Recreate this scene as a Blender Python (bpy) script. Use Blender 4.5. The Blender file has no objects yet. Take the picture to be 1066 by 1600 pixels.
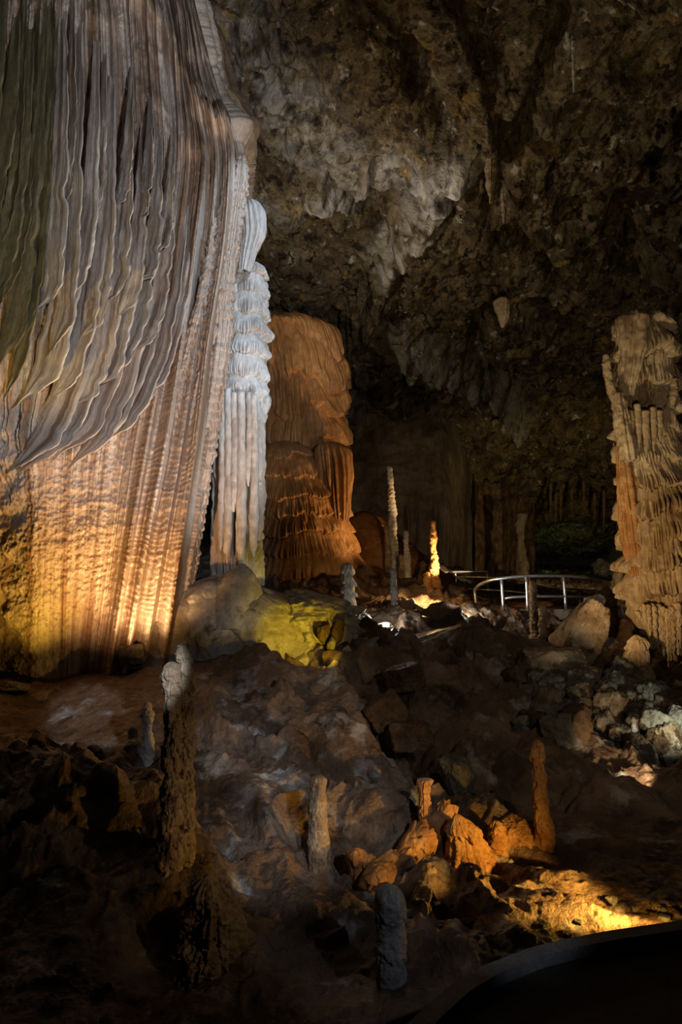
import bpy, math, random
import numpy as np
from mathutils import Vector
F4 = np.float32
random.seed(7)
rng = np.random.default_rng(11)
SC = bpy.context.scene
COL = SC.collection
# ------------------------------------------------------------------ camera
FPX = 1067.0
PITCH = math.radians(6.0)
CZ = 1.7
cp, sp = math.cos(PITCH), math.sin(PITCH)
cam_d = bpy.data.cameras.new('camera')
cam_d.sensor_fit = 'VERTICAL'; cam_d.sensor_height = 24.0; cam_d.lens = 24.0 * FPX / 1600.0
cam_d.clip_end = 200; cam_d.clip_start = 0.05
cam = bpy.data.objects.new('camera', cam_d); COL.objects.link(cam)
cam.location = (0, 0, CZ); cam.rotation_euler = (math.pi / 2 + PITCH, 0, 0)
SC.camera = cam
SC.view_settings.view_transform = 'Standard'
SC.view_settings.look = 'None'
SC.view_settings.gamma = 1.0
SC.view_settings.exposure = 0.0
try: SC.view_settings.use_curve_mapping = False
except Exception: pass


def W(px, py, Y):
    """world point(s) at distance Y (metres ahead) on the sight line through a photo point"""
    px = np.asarray(px, float); py = np.asarray(py, float); Y = np.asarray(Y, float)
    u = (px - 533.0) / FPX; v = (800.0 - py) / FPX
    dy = cp - v * sp; dz = sp + v * cp
    k = Y / dy
    return np.stack(np.broadcast_arrays(u * k, Y, CZ + dz * k), axis=-1)


def Wz(px, py, z):
    v = (800.0 - py) / FPX
    dy = cp - v * sp; dz = sp + v * cp
    return W(px, py, (z - CZ) / dz * dy)


# ------------------------------------------------------------------ noise
_perm = np.random.default_rng(3).permutation(256).astype(np.int32)
_perm = np.concatenate([_perm, _perm, _perm])
_g = np.random.default_rng(5).normal(size=(256, 3)); _g /= np.linalg.norm(_g, axis=1)[:, None]
_g = _g.astype(F4)


def perlin(P):
    sh = P.shape[:-1]
    P = P.reshape(-1, 3).astype(F4)
    I = np.floor(P).astype(np.int32); f = P - I; I &= 255
    w = f * f * f * (f * (f * 6 - 15) + 10)
    out = np.zeros(len(P), F4)
    for dx in (0, 1):
        wx = w[:, 0] if dx else 1 - w[:, 0]
        for dy in (0, 1):
            wy = w[:, 1] if dy else 1 - w[:, 1]
            for dz in (0, 1):
                wz = w[:, 2] if dz else 1 - w[:, 2]
                h = _perm[_perm[_perm[(I[:, 0] + dx)] + ((I[:, 1] + dy) & 255)] + ((I[:, 2] + dz) & 255)]
                g = _g[h]
                out += wx * wy * wz * (g[:, 0] * (f[:, 0] - dx) + g[:, 1] * (f[:, 1] - dy) + g[:, 2] * (f[:, 2] - dz))
    return (out * 1.6).reshape(sh)


def fbm(P, octs=4, lac=2.07, gain=0.5):
    P = np.asarray(P, F4); o = 0; a = 1.0; t = 0
    for i in range(octs):
        o = o + a * perlin(P); t += a
        a *= gain; P = P * lac + 17.3
    return o / t


def ridged(P, octs=4, gain=0.5):
    P = np.asarray(P, F4); o = 0; a = 1.0; t = 0
    for i in range(octs):
        o = o + a * (1 - np.abs(perlin(P)) * 2.2); t += a
        a *= gain; P = P * 2.1 + 9.1
    return o / t


def worley(P, seed=0):
    sh = P.shape[:-1]
    P = P.reshape(-1, 3).astype(F4)
    I = np.floor(P).astype(np.int64); f = P - I
    F1 = np.full(len(P), 9, F4); F2 = F1.copy(); ID = np.zeros(len(P), F4)
    for dx in (-1, 0, 1):
        for dy in (-1, 0, 1):
            for dz in (-1, 0, 1):
                h = ((I[:, 0] + dx) * 73856093 ^ (I[:, 1] + dy) * 19349663 ^ (I[:, 2] + dz) * 83492791 ^ (seed * 2654435)) & 0xffffffff
                h = (h ^ (h >> 13)) * 1274126177 & 0xffffffff
                a = (h & 1023) / 1023.0; b = ((h >> 10) & 1023) / 1023.0; c = ((h >> 20) & 1023) / 1023.0
                d = np.sqrt((f[:, 0] - dx - a) ** 2 + (f[:, 1] - dy - b) ** 2 + (f[:, 2] - dz - c) ** 2).astype(F4)
                m = d < F1
                F2 = np.where(m, F1, np.minimum(F2, d)); ID = np.where(m, a, ID); F1 = np.where(m, d, F1)
    return F1.reshape(sh), F2.reshape(sh), ID.reshape(sh)


def sstep(a, b, x):
    t = np.clip((x - a) / (b - a), 0, 1)
    return t * t * (3 - 2 * t)


def polydist(x, y, pts):
    """distance to a polyline in the plane"""
    best = np.full(np.shape(x), 1e9)
    for (x0, y0), (x1, y1) in zip(pts[:-1], pts[1:]):
        dx, dy = x1 - x0, y1 - y0
        t = np.clip(((x - x0) * dx + (y - y0) * dy) / (dx * dx + dy * dy + 1e-9), 0, 1)
        best = np.minimum(best, np.hypot(x - x0 - t * dx, y - y0 - t * dy))
    return best


# ------------------------------------------------------------------ meshes
def make_mesh(name, V, Fc, mat, parent=None, origin=None, uv=None, smooth=True):
    V = np.asarray(V, float).reshape(-1, 3)
    org = np.zeros(3) if origin is None else np.asarray(origin, float)
    me = bpy.data.meshes.new(name)
    Fc = np.asarray(Fc, np.int32)
    me.vertices.add(len(V)); me.vertices.foreach_set('co', (V - org).astype(F4).ravel())
    k = Fc.shape[1]
    me.loops.add(Fc.size); me.loops.foreach_set('vertex_index', Fc.ravel())
    me.polygons.add(len(Fc))
    me.polygons.foreach_set('loop_start', np.arange(len(Fc), dtype=np.int32) * k)
    me.polygons.foreach_set('loop_total', np.full(len(Fc), k, np.int32))
    me.polygons.foreach_set('use_smooth', np.full(len(Fc), smooth))
    if uv is not None:
        l = me.uv_layers.new(name='UVMap')
        l.data.foreach_set('uv', uv.reshape(-1, 2)[Fc.ravel()].astype(F4).ravel())
    me.update(calc_edges=True); me.validate()
    me.materials.append(mat)
    o = bpy.data.objects.new(name, me); COL.objects.link(o)
    if parent is not None:
        o.parent = parent
        o.location = org - np.array(parent.location)
    else:
        o.location = org
    return o


def grid_faces(nv, nu, closed=False):
    i = np.arange(nv - 1)[:, None]; j = np.arange(nu if closed else nu - 1)[None, :]
    j2 = (j + 1) % nu
    return np.stack(np.broadcast_arrays(i * nu + j, i * nu + j2, (i + 1) * nu + j2, (i + 1) * nu + j), -1).reshape(-1, 4)


def gridnormal(P, closed=False):
    if closed:
        du = np.roll(P, -1, 1) - np.roll(P, 1, 1)
    else:
        du = np.gradient(P, axis=1)
    dv = np.gradient(P, axis=0)
    n = np.cross(du, dv); l = np.linalg.norm(n, axis=-1, keepdims=True)
    return n / np.maximum(l, 1e-9)


def tag(o, label=None, cat=None, group=None, kind=None):
    if label: o['label'] = label
    if cat: o['category'] = cat
    if group: o['group'] = group
    if kind: o['kind'] = kind
    return o


def empty(name, loc):
    o = bpy.data.objects.new(name, None); COL.objects.link(o); o.location = loc; o.empty_display_size = .1
    return o


# ------------------------------------------------------------------ materials
def rock_mat(name, cols, scale=3.0, zst=1.0, bump=.5, bscale=30.0, rough=.6, spec=.3, uvs=None, fine=(.6, 1.15), patch=None, bdist=.03, pit=0.0, pscale=8.0):
    m = bpy.data.materials.new(name); m.use_nodes = True
    nt = m.node_tree; nt.nodes.clear(); N = nt.nodes.new; L = nt.links.new
    out = N('ShaderNodeOutputMaterial'); b = N('ShaderNodeBsdfPrincipled'); L(b.outputs[0], out.inputs[0])
    tc = N('ShaderNodeTexCoord'); mp = N('ShaderNodeMapping')
    src = tc.outputs['Object']
    if uvs:
        mu = N('ShaderNodeMapping'); L(tc.outputs['UV'], mu.inputs[0]); mu.inputs['Scale'].default_value = (uvs[0], uvs[1], 1)
    L(src, mp.inputs[0]); mp.inputs['Scale'].default_value = (1, 1, zst)
    n1 = N('ShaderNodeTexNoise'); n1.inputs['Scale'].default_value = 1.0 if uvs else scale
    n1.inputs['Detail'].default_value = 7; n1.inputs['Roughness'].default_value = .6
    L((mu if uvs else mp).outputs[0], n1.inputs['Vector'])
    cr = N('ShaderNodeValToRGB'); L(n1.outputs['Fac'], cr.inputs[0])
    el = cr.color_ramp.elements
    while len(el) < len(cols): el.new(.5)
    for i, c in enumerate(cols):
        el[i].position = .32 + .36 * i / (len(cols) - 1); el[i].color = (*c, 1)
    n2 = N('ShaderNodeTexNoise'); n2.inputs['Scale'].default_value = scale * 6; n2.inputs['Detail'].default_value = 5
    n2.inputs['Roughness'].default_value = .7; L(mp.outputs[0], n2.inputs['Vector'])
    mr = N('ShaderNodeMapRange'); L(n2.outputs['Fac'], mr.inputs[0])
    mr.inputs[1].default_value = .3; mr.inputs[2].default_value = .7; mr.inputs[3].default_value = fine[0]; mr.inputs[4].default_value = fine[1]
    mx = N('ShaderNodeMix'); mx.data_type = 'RGBA'; mx.blend_type = 'MULTIPLY'; mx.inputs[0].default_value = 1
    L(cr.outputs[0], mx.inputs[6]); L(mr.outputs[0], mx.inputs[7])
    colo = mx.outputs[2]
    for (pc, ps, lo, hi) in (patch or []):      # mineral stains: colour, scale, thresholds
        np_ = N('ShaderNodeTexNoise'); np_.inputs['Scale'].default_value = ps; np_.inputs['Detail'].default_value = 6
        np_.inputs['Roughness'].default_value = .65
        L(mp.outputs[0], np_.inputs['Vector'])
        m2 = N('ShaderNodeMapRange'); L(np_.outputs['Fac'], m2.inputs[0]); m2.inputs[1].default_value = lo; m2.inputs[2].default_value = hi
        m3 = N('ShaderNodeMix'); m3.data_type = 'RGBA'; L(m2.outputs[0], m3.inputs[0]); L(colo, m3.inputs[6]); m3.inputs[7].default_value = (*pc, 1)
        colo = m3.outputs[2]
    L(colo, b.inputs['Base Color'])
    b.inputs['Roughness'].default_value = rough
    b.inputs['Specular IOR Level'].default_value = spec
    n3 = N('ShaderNodeTexNoise'); n3.inputs['Scale'].default_value = bscale; n3.inputs['Detail'].default_value = 6
    n3.inputs['Roughness'].default_value = .65; L(mp.outputs[0], n3.inputs['Vector'])
    hgt = n3.outputs['Fac']
    if pit > 0:
        v = N('ShaderNodeTexVoronoi'); v.inputs['Scale'].default_value = pscale
        nw = N('ShaderNodeTexNoise'); nw.inputs['Scale'].default_value = pscale * 1.3; L(mp.outputs[0], nw.inputs['Vector'])
        ad = N('ShaderNodeMix'); ad.data_type = 'RGBA'; ad.blend_type = 'LINEAR_LIGHT'; ad.inputs[0].default_value = .12
        L(mp.outputs[0], ad.inputs[6]); L(nw.outputs['Color'], ad.inputs[7]); L(ad.outputs[2], v.inputs['Vector'])
        mm = N('ShaderNodeMath'); mm.operation = 'MULTIPLY_ADD'; L(v.outputs['Distance'], mm.inputs[0]); mm.inputs[1].default_value = pit
        L(n3.outputs['Fac'], mm.inputs[2]); hgt = mm.outputs[0]
    bp = N('ShaderNodeBump'); bp.inputs['Strength'].default_value = bump; bp.inputs['Distance'].default_value = bdist
    L(hgt, bp.inputs['Height']); L(bp.outputs[0], b.inputs['Normal'])
    return m


M = {}
M['wall'] = rock_mat('pale_flowstone', [(.16, .09, .05), (.40, .28, .20), (.68, .60, .53), (.38, .25, .17)], scale=2.2, uvs=(30, 1.2), bump=.75, bscale=24, zst=.6, rough=.5, fine=(.72, 1.12), bdist=.035)
M['drape'] = rock_mat('drapery_calcite', [(.20, .13, .09), (.38, .29, .23), (.70, .64, .58), (.34, .22, .16)], scale=2.5, uvs=(9, 1.4), bump=.6, bscale=30, zst=.5, rough=.5, fine=(.75, 1.12))
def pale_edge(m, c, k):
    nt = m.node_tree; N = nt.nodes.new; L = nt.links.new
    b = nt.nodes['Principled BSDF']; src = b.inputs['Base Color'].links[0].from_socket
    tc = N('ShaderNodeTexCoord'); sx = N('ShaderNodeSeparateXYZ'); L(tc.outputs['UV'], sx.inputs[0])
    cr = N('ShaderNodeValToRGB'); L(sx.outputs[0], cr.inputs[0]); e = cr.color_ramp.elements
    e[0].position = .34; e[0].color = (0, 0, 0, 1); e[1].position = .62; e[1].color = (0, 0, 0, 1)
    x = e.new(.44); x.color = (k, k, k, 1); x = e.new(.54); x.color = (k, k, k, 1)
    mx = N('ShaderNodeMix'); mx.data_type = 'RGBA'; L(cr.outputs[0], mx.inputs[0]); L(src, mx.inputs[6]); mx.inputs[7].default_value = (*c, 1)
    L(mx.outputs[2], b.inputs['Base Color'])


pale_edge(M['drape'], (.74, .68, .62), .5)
M['green'] = rock_mat('olive_drapery', [(.10, .085, .04), (.20, .17, .09), (.30, .26, .15)], scale=2.5, uvs=(5, 2.0), bump=.6, bscale=30, zst=.5, rough=.6)  # darker olive tone for the far-left curtains
M['pale'] = rock_mat('white_dripstone', [(.40, .34, .29), (.62, .58, .54), (.72, .69, .66)], scale=3, zst=.35, bump=.6, bscale=26, rough=.45, fine=(.7, 1.1))
M['amber'] = rock_mat('amber_flowstone', [(.22, .10, .035), (.36, .17, .06), (.46, .25, .10)], scale=1.6, zst=.5, bump=.6, bscale=14, rough=.5, fine=(.6, 1.15))
M['column'] = rock_mat('buff_dripstone', [(.24, .15, .08), (.44, .32, .19), (.56, .44, .30)], scale=2.2, zst=.5, bump=.7, bscale=22, rough=.5)
M['stal'] = rock_mat('stalagmite_rock', [(.16, .10, .06), (.34, .24, .15), (.50, .40, .28)], scale=5, zst=1, bump=.7, bscale=40, rough=.5)
M['ostal'] = rock_mat('orange_stalagmite_rock', [(.30, .13, .04), (.48, .24, .09), (.55, .33, .15)], scale=5, bump=.7, bscale=40, rough=.5)
M['greystal'] = rock_mat('grey_stalagmite_rock', [(.13, .12, .12), (.26, .25, .25), (.36, .34, .32)], scale=5, bump=.6, bscale=40, rough=.55)
M['mound'] = rock_mat('mound_rock', [(.22, .18, .14), (.42, .37, .30), (.52, .48, .42)], scale=1.4, bump=.6, bscale=24, rough=.45, patch=[((.10, .075, .05), 2.6, .56, .66)])
M['ground'] = rock_mat('cave_ground', [(.08, .045, .025), (.20, .125, .08), (.36, .27, .20)], scale=1.1, bump=.9, bscale=14, rough=.42, spec=.45, bdist=.06, patch=[((.42, .40, .38), 1.9, .56, .66), ((.05, .03, .02), 1.5, .54, .62)])
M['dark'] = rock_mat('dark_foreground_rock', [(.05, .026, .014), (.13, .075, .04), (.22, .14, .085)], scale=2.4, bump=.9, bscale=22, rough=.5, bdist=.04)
M['ceil'] = rock_mat('pitted_ceiling_rock', [(.035, .022, .014), (.10, .068, .036), (.16, .115, .06), (.24, .19, .12)], scale=1.4, bump=1.0, bscale=5.5, rough=.6, spec=.25, fine=(.35, 1.25), bdist=.16, pit=.7, pscale=2.6,
                     patch=[((.42, .38, .32), 2.3, .60, .67), ((.02, .012, .008), 3.2, .555, .60), ((.25, .16, .04), 1.5, .60, .68)])
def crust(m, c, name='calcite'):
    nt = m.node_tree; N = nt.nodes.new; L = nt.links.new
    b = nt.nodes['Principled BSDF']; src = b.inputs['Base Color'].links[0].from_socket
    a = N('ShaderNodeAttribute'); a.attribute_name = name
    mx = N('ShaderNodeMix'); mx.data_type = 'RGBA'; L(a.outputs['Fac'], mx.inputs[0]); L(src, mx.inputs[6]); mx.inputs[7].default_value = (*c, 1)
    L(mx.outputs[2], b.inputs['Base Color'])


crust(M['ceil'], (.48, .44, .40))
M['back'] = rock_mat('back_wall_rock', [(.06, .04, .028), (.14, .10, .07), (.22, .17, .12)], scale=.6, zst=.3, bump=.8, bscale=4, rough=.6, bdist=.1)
M['boulder'] = rock_mat('broken_rock', [(.16, .10, .06), (.36, .26, .17), (.52, .42, .31)], scale=3, bump=1.0, bscale=16, rough=.55, bdist=.06, patch=[((.11, .065, .035), 4.5, .55, .63), ((.62, .55, .45), 5.5, .62, .68)])
M['greyb'] = rock_mat('grey_rock', [(.10, .085, .07), (.24, .22, .18), (.40, .38, .33)], scale=3, bump=.9, bscale=20, rough=.5, bdist=.04)
M['concrete'] = rock_mat('path_concrete', [(.03, .022, .02), (.045, .035, .03), (.06, .05, .045)], scale=4, bump=.3, bscale=60, rough=.7)
M['kerb'] = rock_mat('kerb_concrete', [(.12, .12, .125), (.17, .17, .18), (.21, .21, .22)], scale=6, bump=.4, bscale=60, rough=.7)
M['metal'] = rock_mat('rail_steel', [(.55, .55, .56), (.62, .62, .63), (.68, .68, .68)], scale=6, bump=.05, bscale=60, rough=.35)
M['metal'].node_tree.nodes['Principled BSDF'].inputs['Metallic'].default_value = .8


# ------------------------------------------------------------------ generic dripstone body
def form(name, axis, mat, Y=10, nth=96, nv=160, dr=1.0, tier=None, drip=None, lump=.06, lscale=1.4, fine=.03, fscale=7, rib=None, seed=0, parent=None, cap=.35, twist=0.0, base=None, tw=.7):
    """axis: (px, py, half width px[, Y]) from top to bottom. tier=(period m, amplitude m, drips 0..1, drips per metre), rib=(count, depth fraction, waviness)"""
    A = np.array([(a[0], a[1], a[2], a[3] if len(a) > 3 else Y) for a in axis], float)
    C = W(A[:, 0], A[:, 1], A[:, 3]); R = A[:, 2] * A[:, 3] / FPX
    s = np.concatenate([[0], np.cumsum(np.linalg.norm(np.diff(C, axis=0), axis=1))]); T = s[-1]
    r0 = R[0] * cap * 2
    v = np.linspace(0, 1, nv) ** 1.0 * T
    def cub(x, y, q):
        # monotone-ish smooth interpolation
        n = len(x); m = np.zeros(n); d = np.diff(y) / np.maximum(np.diff(x), 1e-6)
        m[1:-1] = np.where(d[1:] * d[:-1] > 0, (d[1:] + d[:-1]) / 2, 0); m[0], m[-1] = d[0], d[-1]
        k = np.clip(np.searchsorted(x, q) - 1, 0, n - 2); h = np.maximum(x[k + 1] - x[k], 1e-6); t = np.clip((q - x[k]) / h, 0, 1)
        return (2*t**3-3*t**2+1)*y[k] + (t**3-2*t**2+t)*h*m[k] + (-2*t**3+3*t**2)*y[k+1] + (t**3-t**2)*h*m[k+1]
    cx, cy, cz = (cub(s, C[:, i], v) for i in range(3)); r = cub(s, R, v)
    r = r * np.sqrt(np.clip(1 - np.clip(1 - v / max(r0, 1e-4), 0, 1) ** 2, 0, 1))
    th = np.linspace(0, 2 * math.pi, nth, endpoint=False)
    TH, Rr = np.meshgrid(th, r); V_ = np.repeat(v[:, None], nth, 1)
    dirx, diry = np.cos(TH), np.sin(TH)
    base_r = np.maximum(R.max(), 1e-3)
    so = seed * 13.7
    Pn = np.stack([cx[:, None] + dirx * Rr, cy[:, None] + diry * Rr * dr, cz[:, None] + 0 * TH], -1)
    disp = lump * base_r * 2 * fbm(Pn * (lscale / base_r * .5) + so, 3)
    arc = TH * base_r
    if rib:
        cnt, dep, wv = rib
        q = np.stack([dirx * cnt / 6.0, diry * cnt / 6.0, V_ * wv / base_r * .3 + so], -1)
        rg = 1 - np.minimum(np.abs(perlin(q)) * 3.0, 1)
        disp = disp + dep * base_r * (rg ** 1.0 * -1 + .3)
    if tier:
        per, amp, dd, dens = tier
        amp = amp * (.55 + 1.1 * np.clip(fbm(np.stack([dirx * 1.1, diry * 1.1, V_ / per * .5 + so + 40], -1), 2) + .35, 0, 1))
        wq = fbm(np.stack([dirx * 1.6, diry * 1.6, V_ / per * .35 + so], -1), 3) * tw
        q = V_ / per + wq
        f = q - np.floor(q)
        kk = np.floor(q)
        varr = .55 + .9 * np.abs(np.sin(kk * 12.9898 + so) * 43758.5 % 1.0)
        prof = np.where(f < .88, sstep(-.1, .80, f), 1 - sstep(.88, 1.0, f)) - .5
        disp = disp + amp * prof * varr
        # drips hang along the lower part of each tier
        qd = np.stack([dirx * base_r * dens, diry * base_r * dens, kk * 7.7 + V_ * .25 / per], -1)
        g = np.minimum(np.abs(perlin(qd)) * 3.2, 1)
        disp = disp + amp * dd * (g - .75) * sstep(.3, .8, f)
    if drip:
        cnt, dep = drip
        q = np.stack([dirx * base_r * cnt, diry * base_r * cnt, V_ * .35 + so], -1)
        g = np.minimum(np.abs(perlin(q)) * 3.0, 1)
        disp = disp + dep * (g - .7)
    disp = disp + fine * base_r * fbm(Pn * (fscale / base_r * .5) + 5 + so, 3)
    keep = np.minimum(1, Rr / base_r * 2.2)
    Rn = np.maximum(Rr + disp * keep, 0.0)
    P = np.stack([cx[:, None] + dirx * Rn, cy[:, None] + diry * Rn * dr, cz[:, None] + 0 * TH], -1)
    # tilt top cap a little with noise
    P[..., 2] += .04 * base_r * fbm(Pn * (2 / base_r) + 3, 2)
    Vt = P.reshape(-1, 3); Fc = grid_faces(nv, nth, True)
    uv = np.stack([TH / (2 * math.pi), V_ / T], -1)
    org = (cx[-1], cy[-1], cz[-1]) if base is None else base
    return make_mesh(name, Vt, Fc, mat, parent, org, uv)


def boulder(name, px, py, Y, w, h, mat, dep=None, seed=0, cuts=9, n=40, rot=0.0, noise=.10, skirt=0, parent=None, box=0):
    """faceted rock centred on a photo point, w x h in photo px at distance Y"""
    r_ = np.random.default_rng(seed + 100)
    th = np.linspace(0, 2 * math.pi, 2 * n, endpoint=False); ph = np.linspace(.02, math.pi - .02, n)
    TH, PH = np.meshgrid(th, ph)
    D = np.stack([np.sin(PH) * np.cos(TH), np.sin(PH) * np.sin(TH), np.cos(PH)], -1)
    R = np.full(TH.shape, 1.0)
    for k in range(3 if box else cuts):
        nrm = r_.normal(size=3); nrm /= np.linalg.norm(nrm); d = r_.uniform(.5, .85)
        c = D @ nrm
        R = np.minimum(R, np.where(c > .05, d / np.maximum(c, .05), 9))
    if box:
        for k in range(3):
            R = np.minimum(R, (.62 + .08 * r_.random()) / np.maximum(np.abs(D[..., k] + .12 * D[..., (k + 1) % 3]), .05))
        R = R * 1.25
    R = R + noise * fbm(D * 2.3 + seed * 3.1, 4) + noise * .5 * ridged(D * 5 + seed, 4) + noise * .45 * fbm(D * 15 + seed, 3)
    if skirt:
        g = np.minimum(np.abs(perlin(np.stack([D[..., 0] * 9, D[..., 1] * 9, D[..., 2] * .8 + seed], -1))) * 3, 1)
        R = R + skirt * (g - .6) * sstep(.35, -.2, D[..., 2])
    sc = Y / FPX
    sx, sz = w * .5 * sc * 1.12, h * .5 * sc * 1.12
    sy = (dep if dep else (sx + sz) / 2)
    P = D * R[..., None] * np.array([sx, sy, sz])
    c, s = math.cos(rot), math.sin(rot)
    P = np.stack([P[..., 0] * c - P[..., 2] * s, P[..., 1], P[..., 0] * s + P[..., 2] * c], -1)
    C = W(px, py, Y); P = P + C
    org = (C[0], C[1], P[..., 2].min())
    return make_mesh(name, P.reshape(-1, 3), grid_faces(n, 2 * n, True)[:, ::-1], mat, parent, org)


def tube(name, pts, r, mat, parent=None, n=10, origin=None):
    pts = np.asarray(pts, float)
    T = np.gradient(pts, axis=0); T /= np.linalg.norm(T, axis=1)[:, None]
    ref = np.array([0, 0, 1.0]) if abs(T[0][2]) < .8 else np.array([1.0, 0, 0])
    A = np.cross(T, ref); A /= np.linalg.norm(A, axis=1)[:, None]; B = np.cross(T, A)
    th = np.linspace(0, 2 * math.pi, n, endpoint=False)
    r = np.broadcast_to(r, len(pts))[:, None, None]
    P = pts[:, None, :] + r * (A[:, None, :] * np.cos(th)[None, :, None] + B[:, None, :] * np.sin(th)[None, :, None])
    P = np.concatenate([np.repeat(pts[:1][:, None], n, 1), P, np.repeat(pts[-1:][:, None], n, 1)], 0)
    return make_mesh(name, P.reshape(-1, 3), grid_faces(len(P), n, True), mat, parent, origin if origin is not None else pts[0])


# ================================================================== FLOOR (one continuous sloping cave ground)
ctrl = [  # px, py, distance
    (600, 1600, 4.0), (300, 1600, 4.0), (100, 1600, 3.9), (-150, 1600, 3.9), (900, 1560, 4.3), (1200, 1560, 4.3),
    (1000, 1440, 5.0), (850, 1400, 5.4), (700, 1480, 4.5), (1200, 1400, 5.4), (612, 1560, 4.3), (750, 1370, 5.9),
    (1066, 1330, 6.3), (1066, 1260, 7.6), (848, 1332, 6.3), (664, 1330, 6.2), (560, 1400, 5.6), (500, 1372, 5.8),
    (420, 1460, 4.9), (400, 1380, 5.5), (330, 1300, 6.0), (450, 1300, 6.5), (560, 1260, 7.0), (680, 1250, 7.6), (800, 1240, 7.8), (950, 1240, 7.8),
    (400, 1200, 7.6), (500, 1180, 8.0), (600, 1160, 8.6), (700, 1180, 8.7), (800, 1160, 9.2), (1000, 1190, 8.8), (1150, 1190, 8.8),
    (330, 1130, 8.3), (350, 1070, 9.4), (450, 1060, 9.8), (560, 1060, 9.9), (680, 1100, 9.8), (750, 1050, 11.0), (850, 1100, 10.2), (1000, 1100, 10.2), (1150, 1100, 10.2),
    (620, 1010, 11.4), (560, 985, 12.5), (700, 985, 12.6), (800, 1000, 12.6), (900, 1010, 12.6), (1066, 1030, 12.4),
    (650, 950, 14), (740, 965, 14.2), (850, 985, 14.4), (960, 990, 14.4), (1200, 990, 14.4),
    (560, 950, 15), (600, 905, 17), (660, 915, 17.5), (560, 860, 20), (640, 880, 20), (760, 935, 20), (900, 945, 22), (1100, 945, 22),
    (700, 900, 26), (900, 915, 30), (500, 850, 26), (1100, 915, 30), (300, 850, 20),
    (250, 1185, 7.6), (150, 1190, 7.8), (50, 1190, 7.8), (-150, 1190, 7.8), (200, 1100, 9.4), (100, 1090, 9.8), (0, 1085, 9.8), (-150, 1085, 10), (250, 1050, 10.4), (100, 1055, 11), (-150, 1050, 11.5), (300, 1000, 12.5), (0, 1030, 14), (-200, 1030, 14),
    (280, 1230, 6.6), (300, 1380, 5.2), (340, 1500, 4.7), (220, 1600, 4.0),
    (150, 1225, 5.9), (50, 1225, 5.9), (-100, 1225, 5.9), (150, 1212, 6.6), (50, 1212, 6.6), (-100, 1212, 6.6),
    (150, 1330, 5.4), (50, 1330, 5.4), (-100, 1330, 5.4), (240, 1240, 5.8), (150, 1450, 4.8), (0, 1450, 4.8),
]
K = np.array(ctrl, float); KP = W(K[:, 0], K[:, 1], K[:, 2])
kx, ky = KP[:, 0] / KP[:, 1] * 2.2, np.log(KP[:, 1]) * 2.2


def _tps(r):
    return r * r * np.log(np.maximum(r, 1e-6))


_n = len(kx)
_A = np.zeros((_n + 3, _n + 3)); _A[:_n, :_n] = _tps(np.hypot(kx[:, None] - kx[None], ky[:, None] - ky[None])) + np.eye(_n) * .01
_A[:_n, _n:] = np.stack([np.ones(_n), kx, ky], 1); _A[_n:, :_n] = _A[:_n, _n:].T
_w = np.linalg.solve(_A, np.concatenate([KP[:, 2], [0, 0, 0]]))


def ground_base(x, y):
    a = x / y * 2.2; b = np.log(y) * 2.2
    out = _w[_n] + _w[_n + 1] * a + _w[_n + 2] * b
    for i in range(_n):
        out = out + _w[i] * _tps(np.hypot(a - kx[i], b - ky[i]))
    return out


HOLLOW = [tuple(W(a, b, c)[:2]) for a, b, c in ((592, 1075, 9.8), (622, 1120, 9.1), (648, 1170, 8.5), (700, 1215, 7.8), (820, 1235, 7.7))]


def ground_z(x, y, detail=True):
    z = ground_base(x, y)
    P = np.stack([x, y, np.zeros_like(x)], -1)
    wx = P + .5 * np.stack([fbm(P * .7 + 3, 3), fbm(P * .7 + 31, 3), 0 * x], -1)
    fx = sstep(4.0, 7.0, y)
    right = sstep(1.2, 2.2, x) * (1 - sstep(7, 8, y))            # gravelly flat by the path
    nearwall = sstep(-1.2, -2.2, x) * sstep(7, 8.2, y)            # smooth floor below the draperies
    calm = 1 - .75 * np.clip(right + nearwall, 0, 1)
    # flow ledges: terraces that run across the slope
    q = (wx[..., 0] * .55 + wx[..., 1] * .9) * 1.15 + fbm(P * .5, 3) * 1.2
    f = q - np.floor(q)
    led = np.where(f < .8, f / .8, (1 - f) / .2)
    z = z + calm * (.26 * (led - .5) * fx + .26 * ridged(wx * np.array([.9, .6, 1]) + 7, 4) * (.4 + .6 * fx))
    z = z + calm * .16 * fbm(wx * 2.2, 4)
    hd = polydist(x, y, HOLLOW) + .35 * fbm(P * 1.6 + 50, 3)
    z = z - .55 * sstep(.62, .12, hd)
    if detail:
        F1, F2, ID = worley(wx * 2.3)
        z = z + calm * .10 * (ID - .5) * sstep(0.02, .25, F2 - F1)
        F1, F2, ID = worley(wx * 6.5, 3)
        z = z + .035 * (1 - F1) * (.3 + .7 * fbm(P * 1.2 + 4, 2).clip(-.5, 1) + .35)
        z = z + .018 * fbm(P * 14, 3)
    return z


NU, NV = 760, 820
us = np.tan(np.linspace(math.radians(-36), math.radians(36), NU))
Ys = np.exp(np.concatenate([np.linspace(math.log(3.1), math.log(15), NV - 120), np.linspace(math.log(15.05), math.log(42), 120)]))
YY, UU = np.meshgrid(Ys, us, indexing='ij')
XX = UU * YY
ZZ = ground_z(XX, YY)
# vertical face of the black foreground mass gets horizontal relief too
GP = np.stack([XX, YY, ZZ], -1)
nn = gridnormal(GP)
d3 = .05 * fbm(GP * np.array([3, 3, 3]) + 11, 4)
GP = GP + nn * d3[..., None] * np.array([1, 1, .4])
tag(make_mesh('floor', GP, grid_faces(NV, NU), M['ground']), kind='structure')


def gz(px, py, Y):
    p = W(px, py, Y)
    return float(ground_z(np.array([[p[0]]]), np.array([[p[1]]]), False)[0, 0])


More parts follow.
